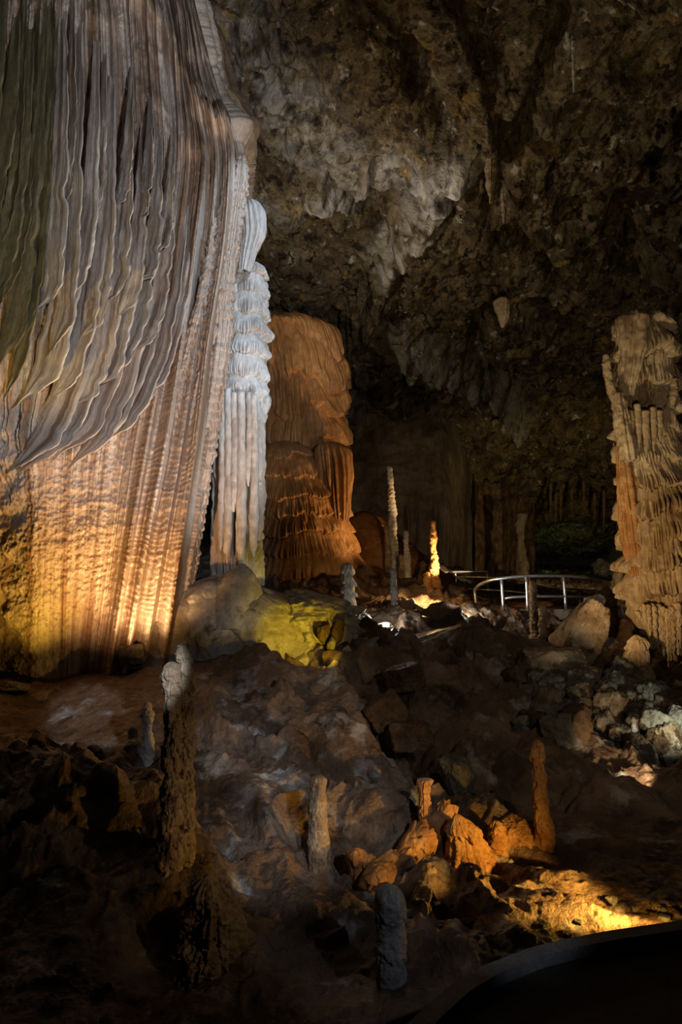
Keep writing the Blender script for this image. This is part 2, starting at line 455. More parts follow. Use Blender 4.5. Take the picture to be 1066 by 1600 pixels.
# ================================================================== CEILING
prof = np.array([(-3, 9.0), (2, 11.2), (6, 12), (10, 12), (16, 11.0), (22, 9.7), (27, 8.3), (30, 7.2), (33, 5.6), (36, 4.3), (39, 3.8), (46, 3.9), (60, 3.5)])


def ceil_base(x, y):
    z = np.interp(y, prof[:, 0], prof[:, 1])
    z = z - .0 * x
    # the near right corner hangs lower
    z = z - 1.6 * sstep(3.6, 5.6, x) * sstep(11.8, 9.5, y)
    z = z - .6 * sstep(8, 12, x) * sstep(26, 20, y)
    return z


def Wceil(px, py):
    Y = 12.0
    for i in range(40):
        p = W(px, py, Y); zc = float(ceil_base(np.array(p[0]), np.array(p[1])))
        p1 = W(px, py, 1.0); sl = p1[2] - CZ
        Yn = (zc - CZ) / max(sl, .02); Y = Y * .6 + min(Yn, 60) * .4
    return W(px, py, Y)


def cl(*pts): return [tuple(Wceil(a, b)[:2]) for a, b in pts]


CRACKS = [  # photo polylines, half width m, depth m (+ up into the roof, - hanging rib)
    (cl((892, -20), (880, 60), (830, 150), (785, 250), (770, 300)), .35, .55),
    (cl((560, 0), (640, 90), (700, 190), (690, 240)), .3, .3),
    (cl((700, 215), (650, 330), (610, 400), (585, 470), (540, 540)), .5, -.55),
    (cl((790, 340), (850, 400), (900, 450)), .3, .35),
    (cl((630, 560), (720, 600), (810, 640)), .7, -.6),
    (cl((540, 650), (640, 700), (760, 735)), .9, -.5),
    (cl((780, 475), (900, 462), (1080, 460)), .5, .8),
    (cl((760, 480), (740, 570), (800, 620)), .4, .5),
    (cl((970, 330), (990, 450)), .4, .6),
    (cl((860, 660), (960, 672), (1000, 668)), .6, .8),
    (cl((430, 180), (560, 330), (620, 380)), .25, .3),
]
NU, NV = 620, 900
us = np.tan(np.linspace(math.radians(-40), math.radians(36), NU))
el = np.linspace(math.radians(62), math.radians(9), 760)
Yc = []
for e in el:
    Y = 8.0
    for i in range(40): Y = Y * .6 + .4 * (np.interp(Y, prof[:, 0], prof[:, 1]) - CZ) / math.tan(e)
    Yc.append(Y)
Yc = np.array(Yc); Yc = np.maximum.accumulate(Yc)
Yc = np.concatenate([Yc, np.linspace(Yc[-1] + .05, 48, 160)]); NV = len(Yc)
YY, UU = np.meshgrid(Yc, us, indexing='ij'); XX = UU * YY
ZZ = ceil_base(XX, YY)
P = np.stack([XX, YY, ZZ], -1)
wp = P + .8 * np.stack([fbm(P * .4 + 3, 3), fbm(P * .4 + 31, 3), 0 * XX], -1)
ZZ = ZZ + .75 * fbm(wp * .22, 3) + .55 * fbm(wp * .7 + 5, 4) + .35 * (ridged(wp * np.array([.5, 1.1, 1]) + 3, 4) - .5)
ny = sstep(40, 15, YY)
F1, F2, ID = worley(wp * .55)
ZZ = ZZ + .50 * (ID - .5) * sstep(0, .10, F2 - F1)
F1, F2, ID = worley(wp * 2.2, 5)
ZZ = ZZ + .20 * (ID - .5) * sstep(0, .1, F2 - F1) + .14 * (F1 - .4)
F1, F2, ID = worley(wp * 5.5, 9)
pm = sstep(-.15, .25, fbm(P * .9 + 40, 3))
ZZ = ZZ + (.22 * sstep(.45, .15, F1) * (ID > .5)) * (.3 + .7 * pm)
ZZ = ZZ + .07 * fbm(wp * 7, 3)
for pl, hw, dp in CRACKS:
    wob = .35 * fbm(P * 1.1 + 60, 3) + .12 * fbm(P * 4 + 6, 2)
    d = np.abs(polydist(XX, YY, pl) + wob * hw * 1.6)
    ZZ = ZZ + 1.7 * dp * np.exp(-(d / (hw * .75)) ** 2)
for pl, st in [(cl((640, 548), (720, 592), (812, 640), (960, 690)), .9), (cl((770, 482), (900, 462), (1090, 462)), .8), (cl((415, 300), (520, 330), (600, 392)), .5), (cl((700, 20), (760, 130), (790, 240)), -.35), (cl((540, 655), (640, 700), (740, 728)), .8)]:
    pl = sorted(pl); xs = [a_[0] for a_ in pl]; ys = [a_[1] for a_ in pl]
    dl = YY - np.interp(XX, xs, ys) + .5 * fbm(P * .9 + 21, 4)
    win = sstep(xs[0] - .8, xs[0], XX) * sstep(xs[-1] + .8, xs[-1], XX)
    ZZ = ZZ + st * win * sstep(-.12, .12, dl) * np.exp(-np.maximum(dl, 0) / 2.2) - .35 * st * win * np.exp(-((dl + .35) / .45) ** 2)
P = np.stack([XX, YY, ZZ], -1)
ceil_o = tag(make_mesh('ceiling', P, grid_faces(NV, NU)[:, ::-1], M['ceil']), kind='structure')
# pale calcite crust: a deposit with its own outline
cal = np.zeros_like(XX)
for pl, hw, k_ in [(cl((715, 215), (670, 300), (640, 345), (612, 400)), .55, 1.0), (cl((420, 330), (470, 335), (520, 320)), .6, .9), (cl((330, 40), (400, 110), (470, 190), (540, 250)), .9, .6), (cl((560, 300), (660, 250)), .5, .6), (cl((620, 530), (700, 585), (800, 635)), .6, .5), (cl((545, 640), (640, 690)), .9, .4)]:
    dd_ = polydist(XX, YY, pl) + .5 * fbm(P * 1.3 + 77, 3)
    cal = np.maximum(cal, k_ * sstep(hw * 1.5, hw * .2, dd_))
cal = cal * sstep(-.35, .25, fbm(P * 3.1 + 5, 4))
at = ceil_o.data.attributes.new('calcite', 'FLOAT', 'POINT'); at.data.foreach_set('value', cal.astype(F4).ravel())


# ================================================================== DRAPERY WALL
def wallY(px, py):
    px = np.asarray(px, float); py = np.asarray(py, float)
    return 9.3 + 1.0 * sstep(-100, 380, px) + 1.15 * np.clip(py / 1060, -.2, 1.2) + .25 * np.sin(py / 260.0 + 1)


rows = np.array([-120, 0, 60, 150, 250, 400, 550, 700, 850, 1070, 1110.])
LN = np.array([
    [-250] * 11,
    [0, 0, 0, 0, -8, -18, -20, -10, 0, 0, 0],
    [95, 95, 92, 88, 82, 72, 60, 50, 50, 50, 50],
    [150, 155, 160, 165, 165, 145, 125, 108, 100, 95, 95],
    [215, 220, 225, 230, 235, 222, 198, 165, 150, 130, 128],
    [255, 262, 270, 280, 285, 268, 245, 215, 190, 158, 155],
    [270, 280, 290, 300, 322, 308, 288, 262, 232, 192, 187],
    [285, 292, 305, 325, 350, 340, 318, 296, 268, 232, 226],
    [295, 303, 318, 345, 378, 370, 342, 322, 300, 275, 268],
    [303, 310, 325, 352, 388, 380, 352, 332, 312, 288, 282]], float)
sk = np.array([0, .13, .26, .38, .52, .63, .75, .86, .965, 1.0])
NU, NV = 980, 1000
s = np.linspace(0, 1, NU); y = np.linspace(-120, 1110, NV)


def sm_interp(x, xp, fp):
    k = np.clip(np.searchsorted(xp, x) - 1, 0, len(xp) - 2)
    n = len(xp); d = np.diff(fp, axis=0) / np.diff(xp).reshape((-1,) + (1,) * (fp.ndim - 1))
    m = np.zeros_like(fp); m[1:-1] = (d[1:] + d[:-1]) / 2; m[0] = d[0]; m[-1] = d[-1]
    sh = (-1,) + (1,) * (fp.ndim - 1)
    h = np.diff(xp)[k].reshape(sh); t = ((x - xp[k]) / np.diff(xp)[k]).reshape(sh)
    return (2*t**3-3*t**2+1)*fp[k] + (t**3-2*t**2+t)*h*m[k] + (-2*t**3+3*t**2)*fp[k+1] + (t**3-t**2)*h*m[k+1]


LY = sm_interp(y, rows, LN.T)                     # NV x 10
PXg = np.stack([np.interp(s, sk, LY[i]) for i in range(NV)])
# round the kinks between streamlines
kern = np.hanning(41); kern /= kern.sum()
PXg = np.stack([np.convolve(np.pad(r_, 20, mode='reflect', reflect_type='odd'), kern, 'valid') for r_ in PXg])
PYg = np.repeat(y[:, None], NU, 1); SS = np.repeat(s[None], NV, 0)
Yb = wallY(PXg, PYg)
Yb = Yb + 1.6 * sstep(.955, 1.0, SS) ** 1.5       # turns back round the right edge
Yb = Yb + .55 * sstep(.30, .10, SS) * sstep(560, 700, PYg)      # recess below the dark curtains
B = W(PXg, PYg, Yb)
n0 = gridnormal(B); n0 = np.where(n0[..., 1:2] > 0, -n0, n0)
Tm = PYg / 1000.0
q1 = lambda fs, fy, o: perlin(np.stack([SS * fs, Tm * fy, np.full_like(SS, o)], -1))
fold = 1 - np.minimum(np.abs(q1(26, 1.3, .3)) * 2.6, 1)          # sharp ridges
fold2 = 1 - np.minimum(np.abs(q1(58, 2.2, 4.3)) * 2.6, 1)
fold3 = 1 - np.minimum(np.abs(q1(120, 4.0, 9.3)) * 2.6, 1)
upper = sstep(900, 560, PYg)
lowleft = sstep(640, 760, PYg + (SS - .3) * 120) * sstep(.64, .56, SS)
ribz = sstep(.58, .66, SS)
# four great ribs on the right side
ribp = np.zeros_like(SS)
for c0, wd, a in [(.665, .036, .34), (.745, .040, .42), (.825, .036, .34), (.91, .046, .50)]:
    dd_ = (SS - c0 - .006 * q1(3, 3, 20 + c0))
    pr = np.where(dd_ > 0, np.exp(-(dd_ / (wd * .55)) ** 2), np.exp(-(np.abs(dd_) / (wd * 1.1)) ** 1.6))
    ribp = np.maximum(ribp, a * pr)
ribp *= sstep(120, 360, PYg) * .85 + .15
disp = ribp
disp = disp + (.20 * fold + .09 * fold2 + .03 * fold3) * (upper * .85 + .15) * (1 - .88 * ribz * sstep(200, 420, PYg)) * (1 - .85 * lowleft)
disp = disp + .02 * fold2 * ribz
# horizontal micro-terraces on ribs and on the low flowstone
B2 = B + .12 * fbm(B * 2.0, 3)[..., None]
ph = B2[..., 2] / .105 + 2.6 * fbm(B * np.array([1.5, 1.5, 1.2]) + 9, 4)
tf = ph - np.floor(ph); tr = np.where(tf > .25, 1 - (tf - .25) / .75, tf / .25)
ripm = np.clip(lowleft * .95 + ribz * sstep(300, 700, PYg) * .9, 0, 1)
disp = disp + (.030 * ribz + .009 * (1 - ribz)) * tr * ripm * (.5 + .9 * np.clip(fbm(B * 1.3 + 3, 2) + .3, 0, 1))
ph = B2[..., 2] / .31 + 1.3 * fbm(B * .9 + 19, 3)
tf = ph - np.floor(ph); tr = np.where(tf > .2, 1 - (tf - .2) / .8, tf / .2)
disp = disp + .028 * tr * lowleft * (.4 + fbm(B * .9 + 70, 2).clip(-.4, .6))
disp = disp + .10 * fbm(B * .8 + 2, 3) + .035 * fbm(B * 5, 3) + .022 * fbm(B * 15, 3) * (1 + .5 * lowleft)
# slanting shelves near the roof, smooth above and undercut below
for pl, a, wd in [([(160, -60), (205, 15), (258, 70), (278, 130), (318, 200), (345, 226)], .5, 16), ([(60, -60), (118, 5), (138, 60)], .35, 18), ([(262, -80), (276, 20), (300, 110)], .25, 14), ([(225, 150), (262, 190), (300, 260)], .22, 14)]:
    wx_ = PXg + 9 * q1(14, 9, 30.3); wy_ = PYg + 14 * q1(20, 5, 33.3)
    dd_ = polydist(wx_, wy_, pl)
    below = sstep(-wd, wd, wy_ - np.interp(wx_, [p_[0] for p_ in pl], [p_[1] for p_ in pl]))
    disp = disp + a * np.exp(-(dd_ / (wd * (1.6 - 1.1 * below))) ** 2)
# rough yellow rock low on the left
rl = sstep(.30, .18, SS) * sstep(560, 680, PYg)
F1, F2, ID = worley(B * 2.4, 4)
disp = disp + rl * (.22 * (.6 - F1) + .10 * fbm(B * 4, 3))
# knobbly shelf where the curtains begin
sh = sstep(60, 10, np.abs(PYg - (40 + 160 * sstep(.3, .9, SS))))
disp = disp + .16 * sh * (.5 + fbm(B * 2.2 + 8, 3))
P = B + n0 * disp[..., None]
WALLP = P
uv = np.stack([SS, Tm], -1)
rootw = tag(empty('drapery_wall', W(150, 1070, 10.8)), 'towering wall of pale folded flowstone with hanging calcite curtains and long orange-lit ribs', 'flowstone')
make_mesh('flowstone_sheet', P, grid_faces(NV, NU), M['wall'], rootw, W(150, 1070, 10.8), uv)


def blade(S, E, w, lift, mat, bend=.55, seed=0, thick=.10, n=110, kink=0, name='curtain'):
    """one hanging curtain: starts at photo point S, sweeps to its pointed end E"""
    t = np.linspace(0, 1, n)
    c = (S[0] + (E[0] - S[0]) * .12 + kink, S[1] + (E[1] - S[1]) * bend)
    px = (1 - t) ** 2 * S[0] + 2 * t * (1 - t) * c[0] + t * t * E[0]
    py = (1 - t) ** 2 * S[1] + 2 * t * (1 - t) * c[1] + t * t * E[1]
    wob = fbm(np.stack([t * 5, t * 0 + seed * 3.3, t * 0], -1), 3)
    px = px + wob * 9 * t
    wp_ = w * (.34 + .66 * sstep(.0, .65, t)) * (1 - sstep(.80, 1.0, t) ** 1.2 * .93) * (1 + .38 * fbm(np.stack([t * 13, t * 0 + seed, t * 0 + 2], -1), 3))
    Yc_ = wallY(px, py) - lift * sstep(0, .35, t) - .16 * sstep(0, .12, t) + .12 * (1 - sstep(0, .12, t))
    # cross section: attached at left, free lip at right standing forward, undercut behind
    prof_ = np.array([(-1.0, .0), (-.75, .16), (-.45, .30), (-.15, .45), (.15, .62), (.42, .80), (.62, .97), (.74, 1.06), (.82, 1.02), (.80, .86), (.60, .60), (.35, .36), (.0, .12), (-.4, -.25), (-.9, -.4)])
    full = w * (.34 + .66 * sstep(.0, .65, t)); shift = np.maximum(full - wp_, 0) * .46
    # tangents on the picture plane of the wall
    tx = np.gradient(px); ty = np.gradient(py); l = np.hypot(tx, ty); ax, ay = -ty / l, tx / l
    ax, ay = np.where(ax < 0, -ax, ax), np.where(ax < 0, -ay, ay)
    px = px - ax * shift; py = py - ay * shift
    A_ = px[:, None] + ax[:, None] * prof_[None, :, 0] * wp_[:, None] * .5
    B_ = py[:, None] + ay[:, None] * prof_[None, :, 0] * wp_[:, None] * .5
    th_ = thick * (.25 + .75 * wp_ / w) * (.2 + .8 * sstep(0, .2, t))
    fl = fbm(np.stack([np.repeat(t[:, None] * 7, 15, 1), np.repeat(np.arange(15.)[None] * .35, n, 0), np.full((n, 15), seed * 2.2)], -1), 3)
    YY_ = Yc_[:, None] - prof_[None, :, 1] * th_[:, None] * 2.2 + .09 * fl
    P = W(A_, B_, YY_)
    uv = np.stack([np.repeat((np.arange(15) / 15)[None], n, 0), np.repeat(t[:, None], 15, 1) + seed * 1.73], -1)
    return make_mesh(name, P.reshape(-1, 3), grid_faces(n, 15, True)[:, ::-1], mat, rootw, P[0, 0], uv)


# (start, end, width px, lift m)
BL = []
for i, (S, E, w) in enumerate([((195, 180), (28, 754), 50), ((218, 190), (46, 752), 50), ((240, 210), (98, 730), 44), ((258, 230), (122, 742), 40), ((276, 255), (140, 716), 38), ((292, 280), (176, 700), 36), ((306, 300), (208, 652), 32)]):
    BL.append((S, E, w, .06 + .03 * (i % 2), .66))
for i, (S, E, w) in enumerate([((140, 110), (47, 644), 50), ((172, 140), (86, 640), 40), ((200, 150), (124, 655), 44), ((226, 180), (152, 624), 42), ((250, 210), (176, 596), 38), ((272, 240), (214, 560), 34)]):
    BL.append((S, E, w, .28 + .04 * (i % 2), .70))
for i, (S, E, w) in enumerate([((100, -40), (74, 494), 40), ((126, -30), (92, 560), 36), ((152, 20), (120, 470), 34), ((176, 90), (140, 536), 40), ((202, 120), (178, 478), 34), ((226, 150), (196, 500), 34), ((250, 190), (226, 450), 30), ((114, -60), (104, 330), 22), ((164, 60), (146, 350), 22), ((206, 80), (186, 330), 22), ((236, 120), (222, 350), 22), ((270, 190), (250, 400), 22)]):
    BL.append((S, E, w, .52 + .05 * (i % 3), .76))
for i, (S, E, w, li, bd) in enumerate(BL):
    blade(S, E, w, li, M['drape'], bd, seed=i + 1, thick=.10 + .025 * (i % 3))
# darker olive curtains at the far edge
GL = [((70, -70), (2, 600), 40), ((84, -50), (30, 560), 30), ((50, -20), (-25, 520), 40), ((30, -40), (-50, 420), 40), ((78, -40), (52, 500), 26), ((60, -60), (12, 480), 22), ((40, -70), (0, 400), 22), ((90, -40), (14, 630), 24), ((10, -80), (-90, 420), 44)]
for i, (S, E, w) in enumerate(GL):
    blade(S, E, w, .30 + .05 * (i % 3), M['green'], .68, seed=i + 60, thick=.10, name='dark_curtain')
# bulbs and shoulders behind the wall's right edge
form('flowstone_shoulder', [(318, 62, 10), (322, 85, 16), (330, 110, 20), (338, 125, 14), (345, 165, 26), (352, 210, 30), (356, 250, 22), (352, 300, 10)], M['column'], Y=10.9, tier=(.7, .10, .8, 9), drip=(7, .05), nth=160, nv=160, parent=rootw, dr=.8)
form('flowstone_shoulder', [(366, 165, 12), (374, 195, 20), (376, 235, 22), (372, 265, 13), (366, 290, 5)], M['column'], Y=11.2, drip=(10, .09), nth=180, nv=100, parent=rootw, dr=.8, seed=3)
form('flowstone_shoulder', [(388, 312, 14), (392, 335, 22), (394, 365, 21), (388, 395, 14), (382, 425, 9)], M['pale'], Y=11.3, drip=(10, .08), nth=180, nv=100, parent=rootw, dr=.8, seed=5)
form('pale_rib', [(376, 240, 7, 10.6), (374, 262, 13, 10.6), (366, 330, 17, 10.65), (352, 440, 17, 10.7), (340, 560, 16, 10.8), (322, 700, 15, 11.0), (302, 820, 15, 11.1), (284, 930, 15, 11.2)], M['wall'], drip=(7, .05), tier=(.14, .035, .5, 9), nth=200, nv=700, parent=rootw, dr=.8, seed=6, tw=.5, lump=.16)

form('flowstone_rib', [(352, 290, 5, 10.6), (346, 400, 13, 10.6), (319, 560, 16, 10.75), (291, 700, 17, 10.9), (259, 850, 16, 11.0), (226, 990, 15, 11.05), (212, 1050, 13, 11.1)], M['wall'], drip=(4, .03), tier=(.17, .03, .3, 5), nth=200, nv=800, parent=rootw, dr=1.0, seed=7, tw=.8, lump=.2, fine=.06)
form('flowstone_rib', [(336, 340, 4, 10.45), (318, 450, 9, 10.5), (291, 560, 11, 10.6), (263, 680, 12, 10.75), (232, 800, 12, 10.85), (200, 920, 12, 10.9), (174, 1050, 10, 10.95)], M['wall'], drip=(4, .025), tier=(.15, .022, .3, 5), nth=160, nv=800, parent=rootw, dr=1.0, seed=8, tw=.8, lump=.2, fine=.06)
# ================================================================== the pale tiered column beside the wall
tc = tag(empty('tiered_column', W(375, 900, 11.9)), 'bluish white column of stacked drip tiers over long pipes, standing on the mound', 'column')
form('tiered_cap', [(384, 402, 10), (386, 420, 26), (384, 450, 33), (382, 500, 37), (380, 550, 39), (378, 590, 41), (376, 612, 42), (376, 628, 24)], M['pale'], Y=11.7,
     tier=(.38, .09, 1.6, 28), nth=560, nv=420, parent=tc, dr=.8, seed=2, cap=.6, fine=.05, tw=.28)
form('drip_curtain', [(376, 590, 34), (376, 620, 37), (374, 700, 37), (372, 800, 36), (370, 880, 36), (370, 915, 34)], M['pale'], Y=11.85, rib=(44, .30, .5), drip=(9, .10), nth=420, nv=220, parent=tc, dr=.7, seed=4, lump=.1)
form('side_pipe', [(412, 440, 5), (412, 520, 7), (409, 600, 9), (412, 628, 12), (406, 660, 9), (404, 780, 8), (402, 905, 8)], M['pale'], Y=11.8, lump=.25, lscale=1, tier=(.16, .03, .5, 12), nth=60, nv=260, parent=tc, seed=9)
for i, (px, y0, y1, w) in enumerate([(346, 612, 860, 5), (356, 605, 880, 6), (366, 612, 800, 6), (377, 610, 885, 7), (389, 612, 760, 5), (397, 615, 870, 6)]):
    form('drip_pipe', [(px, y0, w), (px + 1, (y0 + y1) / 2, w * 1.0), (px - 1, y1 - 15, w * .8), (px - 1, y1, w * .3)], M['pale'], Y=11.35, lump=.2, lscale=.8, nth=40, nv=140, parent=tc, seed=20 + i)

# ================================================================== amber flowstone
am = tag(empty('amber_flowstone', W(480, 930, 17)), 'huge amber brown flowstone cascade rising beyond the pale column to the cave roof', 'flowstone')
form('upper_cascade', [(440, 490, 45), (450, 515, 75), (465, 560, 72), (470, 620, 72), (474, 700, 72), (474, 780, 62), (472, 830, 50)], M['amber'], Y=18.0, tier=(.95, .22, .5, 9), drip=(7, .04), nth=640, nv=480, parent=am, dr=.55, seed=11, lump=.12, tw=1.5)
form('hanging_curtain', [(515, 690, 22), (520, 710, 28), (524, 770, 24), (528, 815, 14), (530, 832, 5)], M['amber'], Y=16.9, drip=(7, .16), nth=280, nv=160, parent=am, dr=.6, seed=12)
form('lower_cascade', [(440, 690, 30), (450, 725, 52), (462, 780, 66), (466, 830, 78), (470, 880, 100), (470, 940, 120), (470, 985, 130)], M['amber'], Y=17.2, tier=(.50, .13, .8, 11), drip=(6, .03), nth=560, nv=420, parent=am, dr=.55, seed=13, lump=.10, fine=.05)
tag(form('rock_shoulder', [(566, 800, 18), (575, 822, 40), (590, 860, 66), (600, 900, 92), (606, 950, 112), (608, 1010, 120)], M['amber'], Y=18.6, lump=.12, fine=.06, nth=320, nv=220, dr=.7, seed=15, tier=(.5, .05, .5, 4)),
    'smooth brown rock shoulder sloping down from the amber cascade, carrying thin stalagmites', 'rock')

# ================================================================== the right-hand column
rc = tag(empty('giant_column', W(1030, 1040, 11.5)), 'giant free-standing buff column with ragged drip skirts, nearly reaching the roof', 'column')
form('column_trunk', [(1000, 486, 24), (1003, 505, 42), (1006, 560, 46), (1008, 620, 48), (1008, 680, 48), (1016, 720, 48), (1030, 770, 60), (1036, 830, 66), (1040, 880, 66), (1046, 930, 62), (1056, 975, 48), (1062, 1010, 30), (1064, 1045, 12)], M['column'], Y=11.6,
     tier=(.46, .13, 1.5, 17), drip=(12, .04), nth=620, nv=760, parent=rc, dr=.8, seed=21, lump=.13, cap=.5, fine=.07, tw=.75)
form('column_knob', [(992, 484, 14), (990, 500, 24), (986, 560, 18), (980, 620, 10)], M['column'], Y=11.2, nth=120, nv=120, parent=rc, seed=22, lump=.15, drip=(9, .05))
form('side_finger', [(947, 553, 5), (948, 570, 7), (951, 590, 6), (958, 615, 8), (972, 640, 9)], M['column'], Y=11.4, nth=60, nv=90, parent=rc, seed=23, lump=.2)
form('side_finger', [(1055, 590, 4), (1053, 610, 7), (1046, 640, 9)], M['column'], Y=11.2, nth=60, nv=60, parent=rc, seed=24, lump=.2)
form('side_finger', [(967, 612, 6), (969, 630, 9), (975, 670, 14), (985, 720, 14)], M['column'], Y=11.0, nth=80, nv=90, parent=rc, seed=25, lump=.2, drip=(10, .05))
form('side_flow', [(972, 690, 8), (976, 740, 13), (982, 800, 15), (990, 860, 14), (996, 900, 8)], M['ostal'], Y=11.4, nth=100, nv=160, parent=rc, seed=26, lump=.15, drip=(10, .05))
r3 = np.random.default_rng(8)
for i in range(13):
    x0 = 996 + i * 5.4 + r3.uniform(-2, 2); y0 = 940 + 14 * r3.random(); y1 = np.interp(x0, [996, 1020, 1045, 1066], [975, 1005, 1040, 1010]) + r3.uniform(-14, 8); w = r3.uniform(3.2, 6.2)
    form('drip_tip', [(x0, y0, w), (x0 + 2, (y0 + y1) / 2, w * .75), (x0 + 4, y1, 1.0)], M['column'], Y=11.12 - .1 * r3.random(), nth=36, nv=90, parent=rc, seed=30 + i, lump=.3, tier=(.12, .012, .5, 14))
for i, (x0, y0, y1, w) in enumerate([(985, 640, 700, 6), (996, 630, 712, 6), (1008, 640, 715, 7), (1020, 635, 705, 6), (1030, 640, 690, 6)]):
    form('drip_tip', [(x0, y0, w), (x0 + 2, (y0 + y1) / 2, w * .8), (x0 + 2, y1, 1.5)], M['column'], Y=11.0, nth=36, nv=80, parent=rc, seed=40 + i, lump=.15)

# ================================================================== mound under the column
md = tag(empty('rock_mound', W(420, 1060, 10.9)), 'smooth domed mound with yellow-lit mossy face at the foot of the pale column', 'rock')
form('dome', [(350, 896, 40), (355, 915, 66), (380, 950, 96), (400, 1000, 118), (405, 1070, 130), (405, 1110, 132)], M['mound'], Y=11.3, nth=360, nv=240, parent=md, dr=.7, seed=51, lump=.16, lscale=2, fine=.07, tier=(.6, .05, .4, 5), cap=.6)
form('shoulder', [(290, 922, 18), (284, 950, 38), (262, 1000, 44), (250, 1040, 48), (246, 1075, 50)], M['mound'], Y=11.0, nth=200, nv=140, parent=md, dr=.8, seed=52, lump=.10, cap=.6)
form('shoulder', [(462, 918, 30), (472, 940, 70), (484, 980, 92), (490, 1030, 104), (490, 1090, 110)], M['mound'], Y=11.5, nth=320, nv=240, parent=md, dr=.75, seed=53, lump=.3, lscale=3.5, fine=.22, fscale=14, cap=.5)
form('knob', [(378, 880, 10), (376, 894, 22), (374, 920, 34), (372, 980, 50)], M['mound'], Y=11.0, nth=80, nv=60, parent=md, seed=54, cap=.7)


# ================================================================== stalagmites
def stal(label, axis, mat, Y, seed, cat='stalagmite', group=None, lump=.22, tier=None, nth=72, nv=200, fine=.09, drip=None, cap=.5, name='stalagmite', sink=.12, lscale=1.1, dr=1.0):
    a = list(axis)
    b = a[-1]; p = W(b[0], b[1], b[3] if len(b) > 3 else Y)
    sc = (b[3] if len(b) > 3 else Y) / FPX
    dz = max(0.0, p[2] - gz(b[0], b[1], b[3] if len(b) > 3 else Y)) + sink
    a.append((b[0], b[1] + dz / sc, b[2] * 1.15) + tuple(b[3:]))
    o = form(name, a, mat, Y=Y, lump=lump, fine=fine, tier=tier or (max(.06, b[2] * sc * .9), b[2] * sc * .16, .4, 14), nth=nth, nv=nv, seed=seed, drip=drip, cap=cap, lscale=lscale, dr=dr)
    return tag(o, label, cat, group)


tall = tag(empty('stalagmite', W(280, 1290, 5.2)), 'tall twin-topped stalagmite, knobbly and side-lit, rising from the black foreground rock', 'stalagmite')
form('main_trunk', [(288, 1006, 9), (289, 1030, 12), (290, 1070, 13), (290, 1130, 14), (289, 1200, 14), (288, 1260, 15), (286, 1330, 16), (282, 1400, 20)], M['stal'], Y=5.2, tier=(.12, .016, .5, 20), lump=.24, fine=.12, nth=160, nv=520, parent=tall, seed=61)
form('twin_trunk', [(268, 1034, 8), (268, 1050, 12), (270, 1110, 13), (270, 1180, 13), (268, 1230, 14), (266, 1290, 17), (262, 1380, 22)], M['stal'], Y=5.12, tier=(.13, .018, .5, 20), lump=.26, fine=.12, nth=160, nv=460, parent=tall, seed=62)

stal('slim pale green lit stalagmite behind the tall twin-topped one', [(231, 1096, 9), (230, 1102, 7), (229, 1120, 10), (231, 1140, 8), (228, 1160, 11), (230, 1195, 12)], M['pale'], 6.9, 63, lump=.3)
stal('pale beaded stalagmite standing just past the yellow-lit mound', [(544, 878, 7), (544, 892, 9), (546, 915, 9), (545, 935, 10), (546, 956, 11)], M['pale'], 13.2, 64, tier=(.21, .06, .2, 5), lump=.2)
stal('thin dark stalagmite between the beaded one and the lamp-lit hollow', [(614, 888, 4), (615, 910, 5), (616, 940, 5), (617, 976, 7)], M['greystal'], 13.0, 65)
stal('tallest thin pale stalagmite on the brown shoulder', [(609, 728, 4), (611, 760, 5), (613, 800, 6), (614, 840, 7), (615, 868, 8)], M['pale'], 17.6, 66, lump=.18)
stal('short thin stalagmite hugging the tallest one on its wall side', [(605, 820, 3), (605, 840, 4), (607, 866, 5)], M['stal'], 17.4, 67)
stal('second thin pale stalagmite, path side of the tallest one', [(634, 828, 3.5), (635, 850, 4), (636, 890, 6)], M['pale'], 17.0, 68)
stal('stub stalagmite between the two thin pale ones', [(627, 866, 3.5), (628, 880, 4.5), (629, 896, 6)], M['stal'], 17.0, 69)
stal('slender orange stalagmite with a side spur, by the railing end', [(677, 812, 4), (677, 840, 5), (677, 870, 6), (678, 900, 8), (680, 930, 12)], M['ostal'], 16.2, 70, lump=.25)
stal('stumpy orange side spur beside the slender orange stalagmite', [(667, 893, 3.5), (668, 905, 5), (672, 925, 9)], M['ostal'], 16.0, 71)
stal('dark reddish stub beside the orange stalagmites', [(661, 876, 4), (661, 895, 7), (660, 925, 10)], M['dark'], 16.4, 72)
stal('stalagmite with one thin bright edge in front of the railing', [(831, 906, 4), (833, 925, 6), (834, 950, 6), (836, 985, 7)], M['stal'], 12.9, 73)
stal('short blocky orange stalagmite next to the bright-edged one', [(849, 947, 6), (850, 960, 8), (848, 975, 7), (850, 1010, 9)], M['stal'], 12.2, 74, lump=.3)
stal('tiny round-topped stalagmite on the dark ledge', [(819, 990, 4), (820, 1000, 6), (822, 1020, 10)], M['stal'], 12.0, 75)
stal('chunky buff stalagmite with fluted waist under the giant column', [(994, 992, 9), (996, 1005, 14), (995, 1030, 20), (1000, 1055, 19), (1000, 1085, 21)], M['column'], 10.7, 76, tier=(.22, .03, .9, 14), drip=(14, .03), nth=200)
stal('slender orange stalagmite of stacked segments on the reddish floor', [(841, 1156, 6), (842, 1175, 8), (841, 1195, 9), (844, 1215, 8), (845, 1245, 10), (848, 1275, 11), (850, 1300, 14), (850, 1332, 13)], M['ostal'], 6.3, 77, tier=(.19, .022, .15, 10), nth=120, nv=260)
stal('club-topped grey stalagmite on the rocky bank, shadowed on one side', [(497, 1212, 14), (498, 1224, 13), (496, 1245, 13), (497, 1290, 15), (499, 1330, 17), (501, 1372, 18)], M['stal'], 5.9, 78, nth=120, nv=260, tier=(.3, .01, .4, 14), lump=.12, cap=.25)
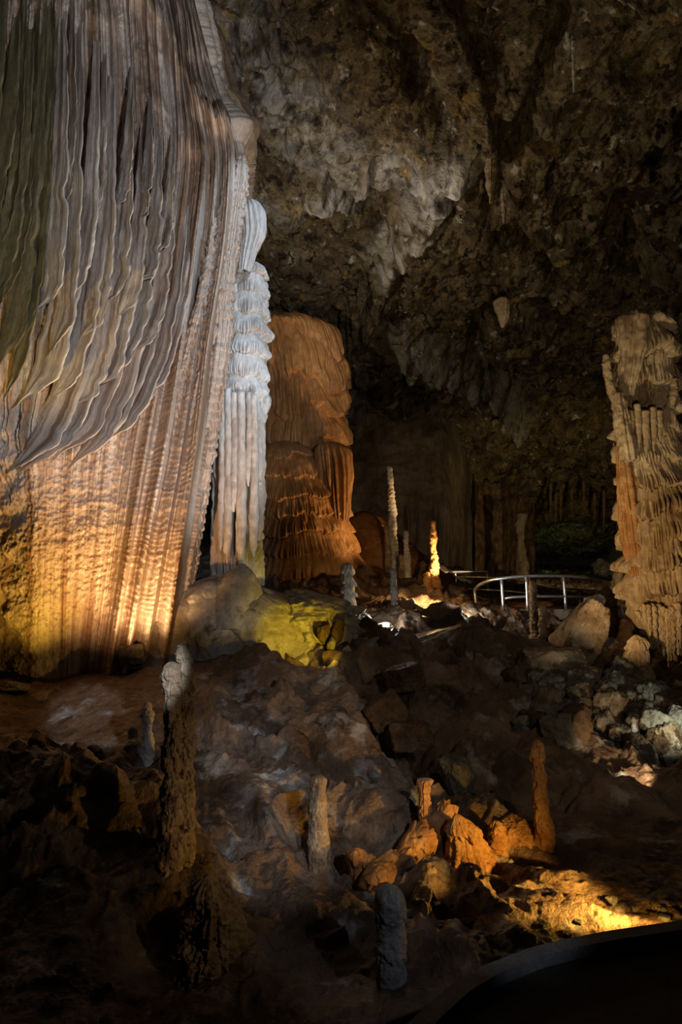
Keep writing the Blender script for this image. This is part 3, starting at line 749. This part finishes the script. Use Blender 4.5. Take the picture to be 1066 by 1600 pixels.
stal('fluted stalagmite with flared broken top on the curved rock spur', [(666, 1216, 11), (663, 1226, 10), (663, 1245, 8), (664, 1270, 9), (666, 1305, 11)], M['ostal'], 6.2, 79, drip=(30, .012), nth=120, nv=200, cap=.2)
stal('thick dark grey stalagmite standing nearest the path', [(607, 1382, 18), (609, 1400, 22), (610, 1440, 22), (611, 1500, 23), (613, 1562, 24)], M['greystal'], 4.2, 80, nth=140, nv=260, tier=(.2, .012, .3, 12), lump=.12, cap=.5)
stal('thin pale greenish stalagmite among the rubble', [(990, 1120, 5), (992, 1140, 6), (994, 1165, 5), (997, 1195, 8)], M['pale'], 9.1, 81, lump=.3)
stal('little pale stump at the rubble edge', [(1022, 1196, 4), (1023, 1205, 6), (1026, 1222, 8)], M['pale'], 8.4, 82)
stal('small gold lit cone on the ground near the path kerb', [(771, 1494, 2.5), (772, 1500, 6), (773, 1510, 9)], M['ostal'], 4.35, 83, nth=48, nv=60)
stal('tiny gold lit cone below the bright floor glow', [(901, 1459, 2.5), (902, 1464, 5), (902, 1472, 7)], M['ostal'], 4.75, 84, nth=48, nv=60)
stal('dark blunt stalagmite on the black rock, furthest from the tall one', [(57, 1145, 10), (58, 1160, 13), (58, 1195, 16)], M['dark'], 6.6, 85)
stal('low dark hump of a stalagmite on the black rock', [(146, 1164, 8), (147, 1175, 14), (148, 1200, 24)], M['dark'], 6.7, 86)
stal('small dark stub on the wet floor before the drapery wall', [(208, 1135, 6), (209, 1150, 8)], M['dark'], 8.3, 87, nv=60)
stal('low pointed cone of gold rock below the flared stalagmite', [(712, 1272, 5), (722, 1290, 20), (732, 1320, 30), (738, 1350, 38), (740, 1372, 40)], M['ostal'], 6.0, 88, drip=(7, .012), nth=160, nv=140, dr=.7)
stal('rounded finger of orange rock next to the gold cone', [(774, 1282, 7), (776, 1300, 11), (778, 1340, 15)], M['ostal'], 6.2, 89, nth=90, nv=100)

# stalactites
ST = [((896, 78), 145, 3, 'pale', 'single thin white straw hanging from the cave roof'),
      ((766, 240), 318, 9, 'stal', 'longer brown stalactite hanging in the roof crack'),
      ((787, 315), 350, 4, 'stal', 'slim stalactite tip below the brown one in the roof crack'),
      ((630, 385), 405, 3, 'pale', 'tiny white stalactite under the pale roof streak'),
      ((785, 478), 512, 11, 'column', 'stubby fluted stalactite bunch under the roof ledge')]
for i, ((px, py), y1, w, mt, lab) in enumerate(ST):
    c = Wceil(px, py - 10); Yd = float(c[1]) - .4
    tag(form('stalactite', [(px, py - 14, w * 1.3), (px + 1, (py + y1) / 2, w), (px + 1, y1, w * .25)], M[mt], Y=Yd, nth=48, nv=90, seed=120 + i, lump=.2, drip=(20 if w > 8 else 6, .03)), lab, 'stalactite')
for i in range(20):
    px = [862, 872, 880, 888, 897, 905, 913, 921, 930, 938, 946, 955, 964][(i * 2) % 13] + random.uniform(-4, 4) if i < 8 else random.uniform(560, 660)
    if i < 8: py, L_, Yd = random.uniform(775, 800), random.uniform(14, 45), 30.5
    else: py, L_, Yd = random.uniform(775, 790), random.uniform(14, 34), 27.5
    tag(form('stalactite', [(px, py - 26, 2.6), (px, py + L_ * .5, 1.8), (px, py + L_, .5)], M['dark'], Y=Yd, nth=20, nv=30, seed=150 + i, lump=.15),
        'small dark stalactite in the row under the low far roof' if i < 8 else 'small stalactite in the fringe above the far wall', 'stalactite', 'stalactites under the low far roof' if i < 8 else 'stalactite fringe above the far wall')
for i, (px, py, L_, w) in enumerate([(556, 470, 70, 8), (540, 500, 60, 8), (528, 520, 50, 7), (566, 450, 40, 7), (600, 440, 40, 5), (548, 488, 74, 6)]):
    c = Wceil(px, py)
    tag(form('stalactite', [(px, py - 16, w * 1.3), (px, py + L_ * .5, w), (px - 2, py + L_, w * .2)], M['ceil'], Y=float(c[1]) - .3, nth=40, nv=70, seed=180 + i, lump=.25),
        'rough brown stalactite in the ragged cluster above the amber cascade', 'stalactite', 'ragged stalactites above the amber cascade')

# ================================================================== rocks
RK = [
    ('boulder', 905, 985, 11.6, 56, 100, 'boulder', -.42, 0, 'tall leaning broken slab of buff rock below the railing'),
    ('boulder', 926, 940, 11.7, 34, 22, 'pale', .2, 0, 'white-topped rock chunk capping the leaning slab'),
    ('boulder', 940, 960, 12.6, 46, 70, 'dark', -.2, 0, 'dark rock propped behind the leaning slab'),
    ('boulder', 860, 1045, 11.0, 96, 66, 'boulder', .1, .12, 'rounded boulder with drip-fringed edge below the leaning slab'),
    ('boulder', 906, 1062, 10.7, 54, 52, 'boulder', -.1, .14, 'squarish fringed boulder in line with the leaning slab'),
    ('boulder', 866, 1090, 10.4, 60, 40, 'greyb', .1, 0, 'dark shadowed boulder tucked under the drip-fringed one'),
    ('boulder', 962, 1088, 10.2, 24, 48, 'boulder', .1, 0, 'knobbly upright rock with bright top in the rubble'),
    ('boulder', 935, 1075, 10.6, 40, 30, 'dark', .3, 0, 'low dark rock beside the squarish fringed boulder'),
    ('boulder', 1030, 1080, 10.6, 40, 34, 'ostal', .1, 0, 'reddish rock beneath the giant column tip'),
    ('boulder', 1062, 1085, 10.4, 26, 34, 'ostal', .3, 0, 'small orange rock under the outermost drip tips of the giant column'),
    ('boulder', 965, 1000, 12.8, 70, 80, 'dark', 0, 0, 'large dark rock in the gap beside the giant column'),
    ('boulder', 208, 1022, 10.55, 40, 30, 'greyb', .1, 0, 'grey block hiding the lamp at the foot of the ribs'),
    ('boulder', 16, 1076, 9.9, 50, 22, 'greyb', 0, 0, 'low flat dark rock at the yellow end of the drapery wall'),
    ('boulder', 716, 968, 13.6, 32, 30, 'pale', 0, 0, 'overlit white rock by the orange stalagmites'),
    ('boulder', 775, 972, 13.9, 62, 34, 'greyb', 0, 0, 'pale grey rock under the railing corner'),
    ('boulder', 650, 960, 14.6, 90, 34, 'ostal', .1, 0, 'broad amber-lit rock before the orange stalagmites'),
    ('boulder', 590, 955, 14.8, 60, 44, 'ostal', 0, 0, 'amber rock at the foot of the brown shoulder'),
    ('boulder', 800, 950, 16.2, 110, 14, 'ostal', .1, 0, 'long low orange-lit rock beyond the railing'),
    ('boulder', 690, 950, 15.6, 36, 40, 'ostal', -.5, 0, 'dark-topped orange rock under the slender orange stalagmite'),
    ('boulder', 575, 990, 11.3, 60, 56, 'dark', -.6, 0, 'broken brown column piece lying on the mound'),
    ('boulder', 506, 988, 10.6, 22, 34, 'dark', .2, 0, 'upright brown rock shard beside the yellow-lit face'),
    ('boulder', 527, 985, 10.7, 24, 46, 'dark', -.2, 0, 'taller brown shard against the mound'),
    ('boulder', 520, 1035, 10.2, 50, 32, 'dark', 0, 0, 'squat brown rock below the shards'),
    ('boulder', 518, 1008, 10.35, 14, 26, 'greyb', 0, 0, 'small grey post of rock between the brown shards'),
    ('boulder', 600, 990, 11.9, 44, 30, 'pale', 0, 0, 'white overlit rock in the lamp-lit hollow'),
    ('boulder', 630, 1060, 9.8, 60, 40, 'dark', .3, 0, 'dark reddish block in the black hollow'),
    ('boulder', 600, 1110, 9.0, 60, 50, 'dark', .6, 0, 'reddish block further down the black hollow'),
    ('boulder', 640, 1150, 8.6, 60, 40, 'dark', .1, 0, 'lowest reddish block in the black hollow'),
    ('boulder', 718, 1215, 7.6, 46, 96, 'greyb', .35, 0, 'smooth grey tongue of rock in the dark centre'),
    ('boulder', 812, 1310, 6.4, 70, 62, 'ostal', .1, .05, 'ribbed orange boulder joined to the segmented stalagmite'),
    ('boulder', 586, 1212, 7.2, 20, 20, 'greyb', .1, 0, 'small pale rock by the flared stalagmite'),
    ('boulder', 640, 1245, 6.9, 30, 26, 'greyb', .1, 0, 'knobbly pale rock right beside the flared stalagmite'),
    ('boulder', 790, 1452, 4.85, 74, 24, 'ostal', 0, 0, 'gold lit rock lump on the reddish floor'),
    ('boulder', 1076, 1160, 9.2, 44, 36, 'boulder', .3, .05, 'fringed rock at the brightest end of the rubble slope'),
]
for i, (nm, px, py, Yd, w, h, mt, rt, sk_, lab) in enumerate(RK):
    big = w * h > 6000
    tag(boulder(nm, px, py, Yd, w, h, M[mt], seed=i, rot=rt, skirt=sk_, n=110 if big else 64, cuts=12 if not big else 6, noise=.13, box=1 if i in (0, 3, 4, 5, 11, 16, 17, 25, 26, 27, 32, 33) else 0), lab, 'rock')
tag(form('boulder', [(326, 1368, 12), (333, 1400, 30), (334, 1450, 40), (332, 1500, 43), (330, 1545, 40), (330, 1572, 30)], M['stal'], Y=4.5, nth=220, nv=240, seed=203, lump=.26, lscale=2.2, fine=.18, fscale=12, drip=(14, .008), tier=(.5, .04, 1.0, 16), cap=.6, base=W(330, 1572, 4.5), tw=1.2),
    'huge rounded brown boulder with ragged lower fringe, near the foot of the tall stalagmite', 'rock')
# drip-fringed dark ledge across the middle
tag(form('rock_ledge', [(735, 975, 60), (735, 990, 100), (735, 1020, 120), (738, 1050, 118), (740, 1085, 100), (740, 1130, 80)], M['ground'], Y=11.6, nth=420, nv=200, dr=.5, seed=201, drip=(6, .10), lump=.16, fine=.09, tier=(.55, .12, .8, 7), cap=.5),
    'broad dark ledge with a fringe of short drips, below the railing corner', 'rock')
# curved spur that carries the flared stalagmite
sp_ = W([575, 592, 612, 640, 668, 690, 700], [1400, 1375, 1350, 1325, 1305, 1285, 1262], [5.5, 5.6, 5.8, 6.0, 6.15, 6.3, 6.4])
q = np.linspace(0, 6, 120); cc = np.stack([np.interp(q, range(7), sp_[:, k]) for k in range(3)], -1)
rr = .10 + .035 * np.sin(q * 2.1) + .01 * rng.normal(size=120).cumsum() * .05
o = tube('rock_spur', cc, rr, M['ostal'], n=60, origin=sp_[0])
co = np.zeros(len(o.data.vertices) * 3, F4); o.data.vertices.foreach_get('co', co); co = co.reshape(-1, 3)
co += (fbm(co * 7, 4) * .10)[:, None] * np.array([.6, .6, 1]); co += (fbm(co * 22 + 4, 3) * .03)[:, None]
o.data.vertices.foreach_set('co', co.ravel()); o.data.update()
tag(o, 'curving ribbed spur of gold rock carrying the flared stalagmite', 'rock')
for i, (x, y0, y1, w) in enumerate([(556, 1325, 1390, 16), (575, 1335, 1400, 14), (592, 1345, 1405, 14)]):
    tag(form('dripstone_flute', [(x, y0, w), (x + 3, (y0 + y1) / 2, w * .9), (x + 6, y1 + 10, w)], M['ostal'], Y=5.75, nth=60, nv=90, lump=.25, drip=(18, .03), seed=210 + i),
        'fluted gold rock stub at the low end of the curving spur', 'rock', 'fluted stubs at the end of the spur')

# countable rubble on the right-hand slope
r2 = np.random.default_rng(42)
protos = []
for i in range(6):
    protos.append(boulder('rubble_stone', 0, 800, 10, 60, 50, M[['greyb', 'boulder', 'greyb', 'boulder', 'dark', 'greyb'][i]], seed=300 + i, n=36, noise=.26, box=1))
k = 0
for i in range(112):
    px = r2.uniform(815, 1085); py = r2.uniform(1085, 1210)
    if i >= 78: px = r2.uniform(985, 1075); py = r2.uniform(1120, 1205)
    if py > 1085 + (px - 800) * .6 + 60: continue
    Yd = 10.6 - (py - 1085) / 125 * 2.0 + r2.uniform(-.15, .15)
    src = protos[k % 6]
    o = src if k < 6 else src.copy()
    if k >= 6: COL.objects.link(o)
    p = W(px, py, Yd); g = float(ground_z(np.array([[p[0]]]), np.array([[p[1]]]), False)[0, 0])
    sc = r2.uniform(.28, .75)
    o.location = (p[0], p[1], g - .12 * sc); o.scale = (sc, sc, sc * r2.uniform(.8, 1.5)); o.rotation_euler = (r2.uniform(-.4, .4), r2.uniform(-.4, .4), r2.uniform(0, 6.28))
    tag(o, 'jagged stone in the rubble slope below the giant column', 'rock', 'rubble on the slope below the giant column'); k += 1
# pebbles on the floor by the path
for i in range(46):
    px = r2.uniform(600, 1060); py = r2.uniform(1385, 1490)
    if py > 1540 - (px - 700) * .22: continue
    p = Wz(px, py, -.6)
    src = protos[i % 6]; o = src.copy(); COL.objects.link(o)
    g = float(ground_z(np.array([[p[0]]]), np.array([[p[1]]]), False)[0, 0])
    sc = r2.uniform(.04, .11); o.location = (p[0], p[1], g - .01); o.scale = (sc * 1.3, sc * 1.3, sc); o.rotation_euler = (0, 0, r2.uniform(0, 6))
    tag(o, 'small stone scattered on the reddish floor beside the path', 'stone', 'small stones on the reddish floor')

# ================================================================== far walls
nu, nv = 300, 240
U, Vv = np.meshgrid(np.linspace(0, 1, nu), np.linspace(0, 1, nv))
PXw = 380 + U * 420; PYw = 610 + Vv * 350
Yw = 27 + 7 * sstep(.72, 1, U) - .5 * np.sin(Vv * 3)
Bw = W(PXw, PYw, Yw)
dsp = .5 * fbm(Bw * .35, 4) + .35 * (1 - np.minimum(np.abs(perlin(np.stack([Bw[..., 0] * 1.6, Bw[..., 1] * 0, Bw[..., 2] * .12], -1))) * 3, 1)) * sstep(.45, .62, Vv) * (U > .3) + .15 * fbm(Bw * 1.5, 3)
Bw[..., 1] -= dsp
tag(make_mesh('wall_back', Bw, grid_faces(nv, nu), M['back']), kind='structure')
# dark wall continuing to the opening, plus its side
U, Vv = np.meshgrid(np.linspace(0, 1, 260), np.linspace(0, 1, 200))
edge = 740 + U * 95
Bw = W(edge, 730 + Vv * 230, 30 + 1.5 * np.sin(U * 9) * .4 + 3 * U)
Bw[..., 1] -= .7 * fbm(Bw * .6 + 4, 4) + .5 * (1 - np.minimum(np.abs(perlin(Bw * np.array([1.2, 0, .1]))) * 3, 1))
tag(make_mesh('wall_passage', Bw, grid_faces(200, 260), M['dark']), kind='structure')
tag(form('far_column', [(816, 800, 10), (812, 830, 7), (815, 870, 8), (818, 915, 12)], M['back'], Y=28, nth=60, nv=120, seed=220, lump=.25), 'dim thin column at the dark mouth of the far passage', 'column')
# right side wall, beyond the giant column
U, Vv = np.meshgrid(np.linspace(0, 1, 200), np.linspace(0, 1, 200))
Bw = np.stack([16.0 - .3 * U + 0 * Vv, 16 + 24 * U, -1 + 12 * Vv], -1)
Bw[..., 0] -= 1.2 * fbm(Bw * .3 + 8, 4) + .3 * fbm(Bw * 1.5, 3)
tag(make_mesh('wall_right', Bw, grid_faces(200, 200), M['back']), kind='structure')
# green-lit rock beyond the railing end
tag(boulder('boulder', 950, 888, 34, 50, 26, M['greyb'], seed=401, n=50, noise=.25), 'dim green rock heap seen over the railing in the far passage', 'rock')
tag(boulder('boulder', 985, 925, 13.2, 50, 80, M['boulder'], seed=402, n=50, noise=.2), 'shadowed brown rock where the railing meets the giant column', 'rock')

# ================================================================== path, kerb, railing
ed = [(640, 1640), (680, 1600), (722, 1562), (770, 1533), (840, 1505), (900, 1490), (960, 1478), (1066, 1462), (1160, 1452)]
E = np.array([Wz(a, b, .0) for a, b in ed]); tt = np.linspace(0, len(ed) - 1, 80)
E = np.stack([np.interp(tt, range(len(ed)), E[:, k]) for k in range(3)], -1)
near = E.copy(); near[:, 1] = .6; near[:, 0] = np.linspace(.1, 3.2, 80)
top = np.stack([E, near], 1); bot = top.copy(); bot[..., 2] -= .25
ring = np.stack([top[:, 0], top[:, 1], bot[:, 1], bot[:, 0]], 1)
tag(make_mesh('walkway', ring.reshape(-1, 3), grid_faces(80, 4, True), M['concrete'], smooth=False), kind='structure')
nrm2 = np.gradient(E, axis=0); nrm2 = np.stack([-nrm2[:, 1], nrm2[:, 0], 0 * nrm2[:, 0]], -1); nrm2 /= np.linalg.norm(nrm2, axis=1)[:, None]
ko = E + nrm2 * .04; ki = E - nrm2 * .04
ko[:, 2] = ki[:, 2] = .05; a_ = ko.copy(); a_[:, 2] = -.3; b_ = ki.copy(); b_[:, 2] = -.05
ring = np.stack([ki, ko, a_, b_], 1)
tag(make_mesh('kerb', ring.reshape(-1, 3), grid_faces(80, 4, True), M['kerb'], smooth=False), kind='structure')


def smooth_line(pts, n=60):
    pts = np.asarray(pts, float); return sm_interp(np.linspace(0, len(pts) - 1, n), np.arange(len(pts), dtype=float), pts)


def railing(label, top_pts, mid_pts, posts, r=.033):
    root = tag(empty('railing', top_pts[0] - np.array([0, 0, 1.0])), label, 'railing')
    tube('top_rail', smooth_line(top_pts), r, M['metal'], root)
    tube('middle_rail', smooth_line(mid_pts), r * .8, M['metal'], root)
    for a, b in posts:
        tube('post', np.linspace(b, a, 6), r, M['metal'], root)
    return root


near_t = W([742, 748, 765, 790, 825, 885, 930, 972], [922, 915, 907, 903, 900, 900, 903, 908], [15.0, 14.6, 14.2, 14, 13.9, 13.9, 14.1, 14.4])
near_m = W([785, 804, 840, 885, 930, 965], [936, 933, 932, 932, 933, 935], [14.1, 14, 13.9, 13.9, 14.1, 14.4])
railing('near curved steel railing crossing in front of the dark passage', near_t, near_m,
        [(W(742, 922, 15.0), W(746, 962, 15.0)), (W(784, 905, 14.05), W(787, 954, 14.05)), (W(823, 901, 13.9), W(825, 955, 13.9)), (W(881, 901, 13.9), W(885, 952, 13.9))])
far_t = W([660, 700, 762], [896, 894, 893], [21, 20.5, 20]); far_m = W([660, 700, 762], [914, 914, 915], [21, 20.5, 20])
railing('far straight steel railing behind the slender orange stalagmite', far_t, far_m,
        [(W(694, 894, 20.5), W(694, 922, 20.5)), (W(712, 894, 20.4), W(712, 925, 20.4)), (W(762, 892, 20), W(763, 928, 20))])
fr_t = W([708, 800, 870, 965], [901, 904, 918, 925], [18.5, 18, 17.5, 17.5]); fr_m = W([708, 800, 870, 965], [919, 924, 934, 944], [18.5, 18, 17.5, 17.5])
railing('thin steel railing on the far side of the same path', fr_t, fr_m,
        [(W(713, 901, 18.5), W(713, 926, 18.5)), (W(877, 900, 17.4), W(880, 930, 17.4)), (W(906, 925, 17.5), W(907, 948, 17.5))], r=.022)
# raised path behind the near railing
U, Vv = np.meshgrid(np.linspace(0, 1, 40), np.linspace(0, 1, 10))
tp = W(736 + U * 260, 952 + U * 0, 15.2 - 1.2 * np.sin(U * 2)); tp[..., 1] += Vv * 2.2; bt = tp.copy(); bt[..., 2] -= .5
bt0 = tp[0].copy(); bt0[:, 2] -= .6
slab = np.concatenate([bt0[None], tp], 0)
tag(make_mesh('walkway_raised', slab.reshape(-1, 3), grid_faces(len(slab), 40), M['ground'], smooth=False), kind='structure')

# ================================================================== lights
def spot(name, loc, tgt, watts, col, ang=50, blend=.6, rad=.05):
    l = bpy.data.lights.new(name, 'SPOT'); l.energy = watts; l.color = col; l.spot_size = math.radians(ang); l.spot_blend = blend; l.shadow_soft_size = rad
    o = bpy.data.objects.new(name, l); COL.objects.link(o); o.location = loc
    d = Vector(np.asarray(tgt, float) - np.asarray(loc, float)); o.rotation_euler = d.to_track_quat('-Z', 'Y').to_euler(); return o


def Lg(px, Y, h):
    p = W(px, 950, Y); p[2] = float(ground_z(np.array([[p[0]]]), np.array([[p[1]]]), False)[0, 0]) + h; return p


def point(name, loc, watts, col, rad=.05):
    l = bpy.data.lights.new(name, 'POINT'); l.energy = watts; l.color = col; l.shadow_soft_size = rad
    o = bpy.data.objects.new(name, l); COL.objects.link(o); o.location = loc; return o


spot('cool_flood', (1.9, -.4, 2.8), W(250, 400, 10.3), 2500, (.88, .92, 1.0), 46, .5, .06)
spot('ledge_flood', W(760, 1120, 8.4), W(300, 480, 10.6), 750, (1.0, .95, .88), 62, .8, .05)
spot('cool_side', W(560, 620, 8.5), W(385, 560, 11.7), 180, (.62, .80, 1.0), 34, .6, .05)
spot('cool_top', (1.0, 7.5, 10.8), W(378, 470, 11.5), 900, (.55, .76, 1.0), 30, .6, .05)
spot('cool_floor', (1.0, -.3, 2.6), W(140, 1125, 9), 2200, (.76, .86, 1.0), 6.5, .5, .03)
spot('cool_slope', (2.2, -.3, 3.0), W(450, 1180, 7.8), 650, (.88, .92, 1.0), 24, .9, .05)
spot('cool_streak', (1.2, -.3, 3.0), W(375, 1170, 8.0), 900, (.78, .87, 1.0), 9, .7, .03)
spot('cool_streak', (1.2, -.3, 3.0), W(410, 1350, 6.1), 600, (.80, .88, 1.0), 9, .7, .03)
spot('slope_fill', (2.8, -.5, 4.0), W(740, 1060, 10.5), 330, (1.0, .86, .66), 36, .9, .08)  # added fill from beside the camera, lifts the ledge and middle slope
spot('cool_mound', (2.2, -.3, 3.4), W(350, 920, 11), 700, (.92, .94, 1.0), 9, .6, .04)
# uplights at the foot of the wall
spot('rib_uplight', W(205, 1046, 9.85), W(235, 700, 10.7), 200, (1.0, .66, .30), 100, .8, .04)
spot('rib_uplight_far', W(190, 1060, 8.6), W(185, 780, 10.6), 330, (1.0, .47, .17), 95, .8, .06)
spot('yellow_uplight', W(25, 1074, 9.2), W(10, 780, 10.2), 130, (1.0, .56, .06), 110, .8, .05)
spot('yellow_curtain', W(-60, 800, 8.0), W(30, 520, 9.2), 190, (1.0, .66, .10), 60, .8, .05)
spot('yellow_mound', W(535, 1030, 9.2), W(462, 985, 10.7), 120, (1.0, .70, .03), 58, .9, .04)
# amber cascade
spot('amber_flood', W(720, 905, 15.6), W(490, 740, 17.8), 640, (1.0, .62, .27), 60, .7, .05)
point('stalagmite_glow', Lg(664, 13.9, .3), 62, (1.0, .60, .22))
point('lamp_hollow', W(600, 968, 11.75), 14, (1.0, .95, .85), .03)
point('lamp_rail', W(735, 958, 13.2), 14, (1.0, .85, .6), .03)
# right column and rubble
spot('column_flood', W(900, 1010, 8.6), W(1025, 880, 11.6), 330, (1.0, .64, .28), 56, .8, .05)
spot('column_top', (2.5, 4.5, 2.0), W(1010, 620, 11.5), 330, (1.0, .80, .56), 26, .8, .05)
spot('rubble_lamp', W(1075, 1130, 8.3), W(1000, 1130, 10), 26, (.92, 1.0, .78), 110, .8, .04)
spot('rubble_warm', W(1010, 1230, 7.6), W(900, 1050, 11), 110, (1.0, .74, .42), 70, .8, .04)
# floor glow by the path
point('floor_glow', W(1035, 1446, 4.75), 10, (1.0, .52, .08), .03)
spot('floor_fan', W(1060, 1405, 4.7), W(660, 1340, 5.9), 210, (1.0, .55, .10), 80, .8, .03)
spot('spur_lamp', Lg(738, 5.0, .22), W(585, 1345, 5.75), 16, (1.0, .60, .14), 62, .9, .02)
spot('far_wall_fill', Lg(720, 19, .6), W(650, 820, 27), 300, (1.0, .74, .45), 70, .9, .05)  # added light with no visible source, brightens the back wall
spot('front_warm', (1.9, 3.4, .3), W(280, 1200, 5.0), 55, (1.0, .74, .46), 30, .9, .04)
spot('front_boulder', (1.4, 2.6, .9), W(338, 1450, 4.4), 26, (1.0, .72, .42), 20, .9, .04)
spot('front_cool', (2.3, .8, 2.4), W(606, 1470, 4.3), 85, (.80, .88, 1.0), 15, .7, .04)
# roof
spot('roof_wash', (3.0, 9.0, 1.5), (3.0, 13.5, 11), 480, (1.0, .80, .46), 110, .9, .2)
spot('roof_rake', W(400, 520, 13.2), (5, 17, 11.5), 600, (1.0, .88, .66), 130, .9, .08)
spot('rail_fill', Lg(655, 12.6, .5), W(850, 925, 14), 160, (.95, .97, 1.0), 40, .8, .03)  # unseen light added to brighten the railing
spot('roof_streak', W(480, 940, 12.5), W(650, 290, 14.5), 1500, (.95, .96, 1.0), 16, .9, .05)
spot('corner_wash', (4.5, 5, 1.5), (6.0, 9.5, 10), 260, (1.0, .82, .45), 40, .9, .1)
spot('far_roof', (9, 22, 2.5), (9, 32, 6), 500, (1.0, .78, .34), 100, .9, .1)
spot('green_lamp', (9.5, 33, 2.4), (13.2, 38, 4.2), 60, (.50, 1.0, .50), 70, .9, .1)
w = bpy.data.worlds.new('world'); SC.world = w; w.use_nodes = True
w.node_tree.nodes['Background'].inputs[0].default_value = (.5, .4, .3, 1); w.node_tree.nodes['Background'].inputs[1].default_value = .004
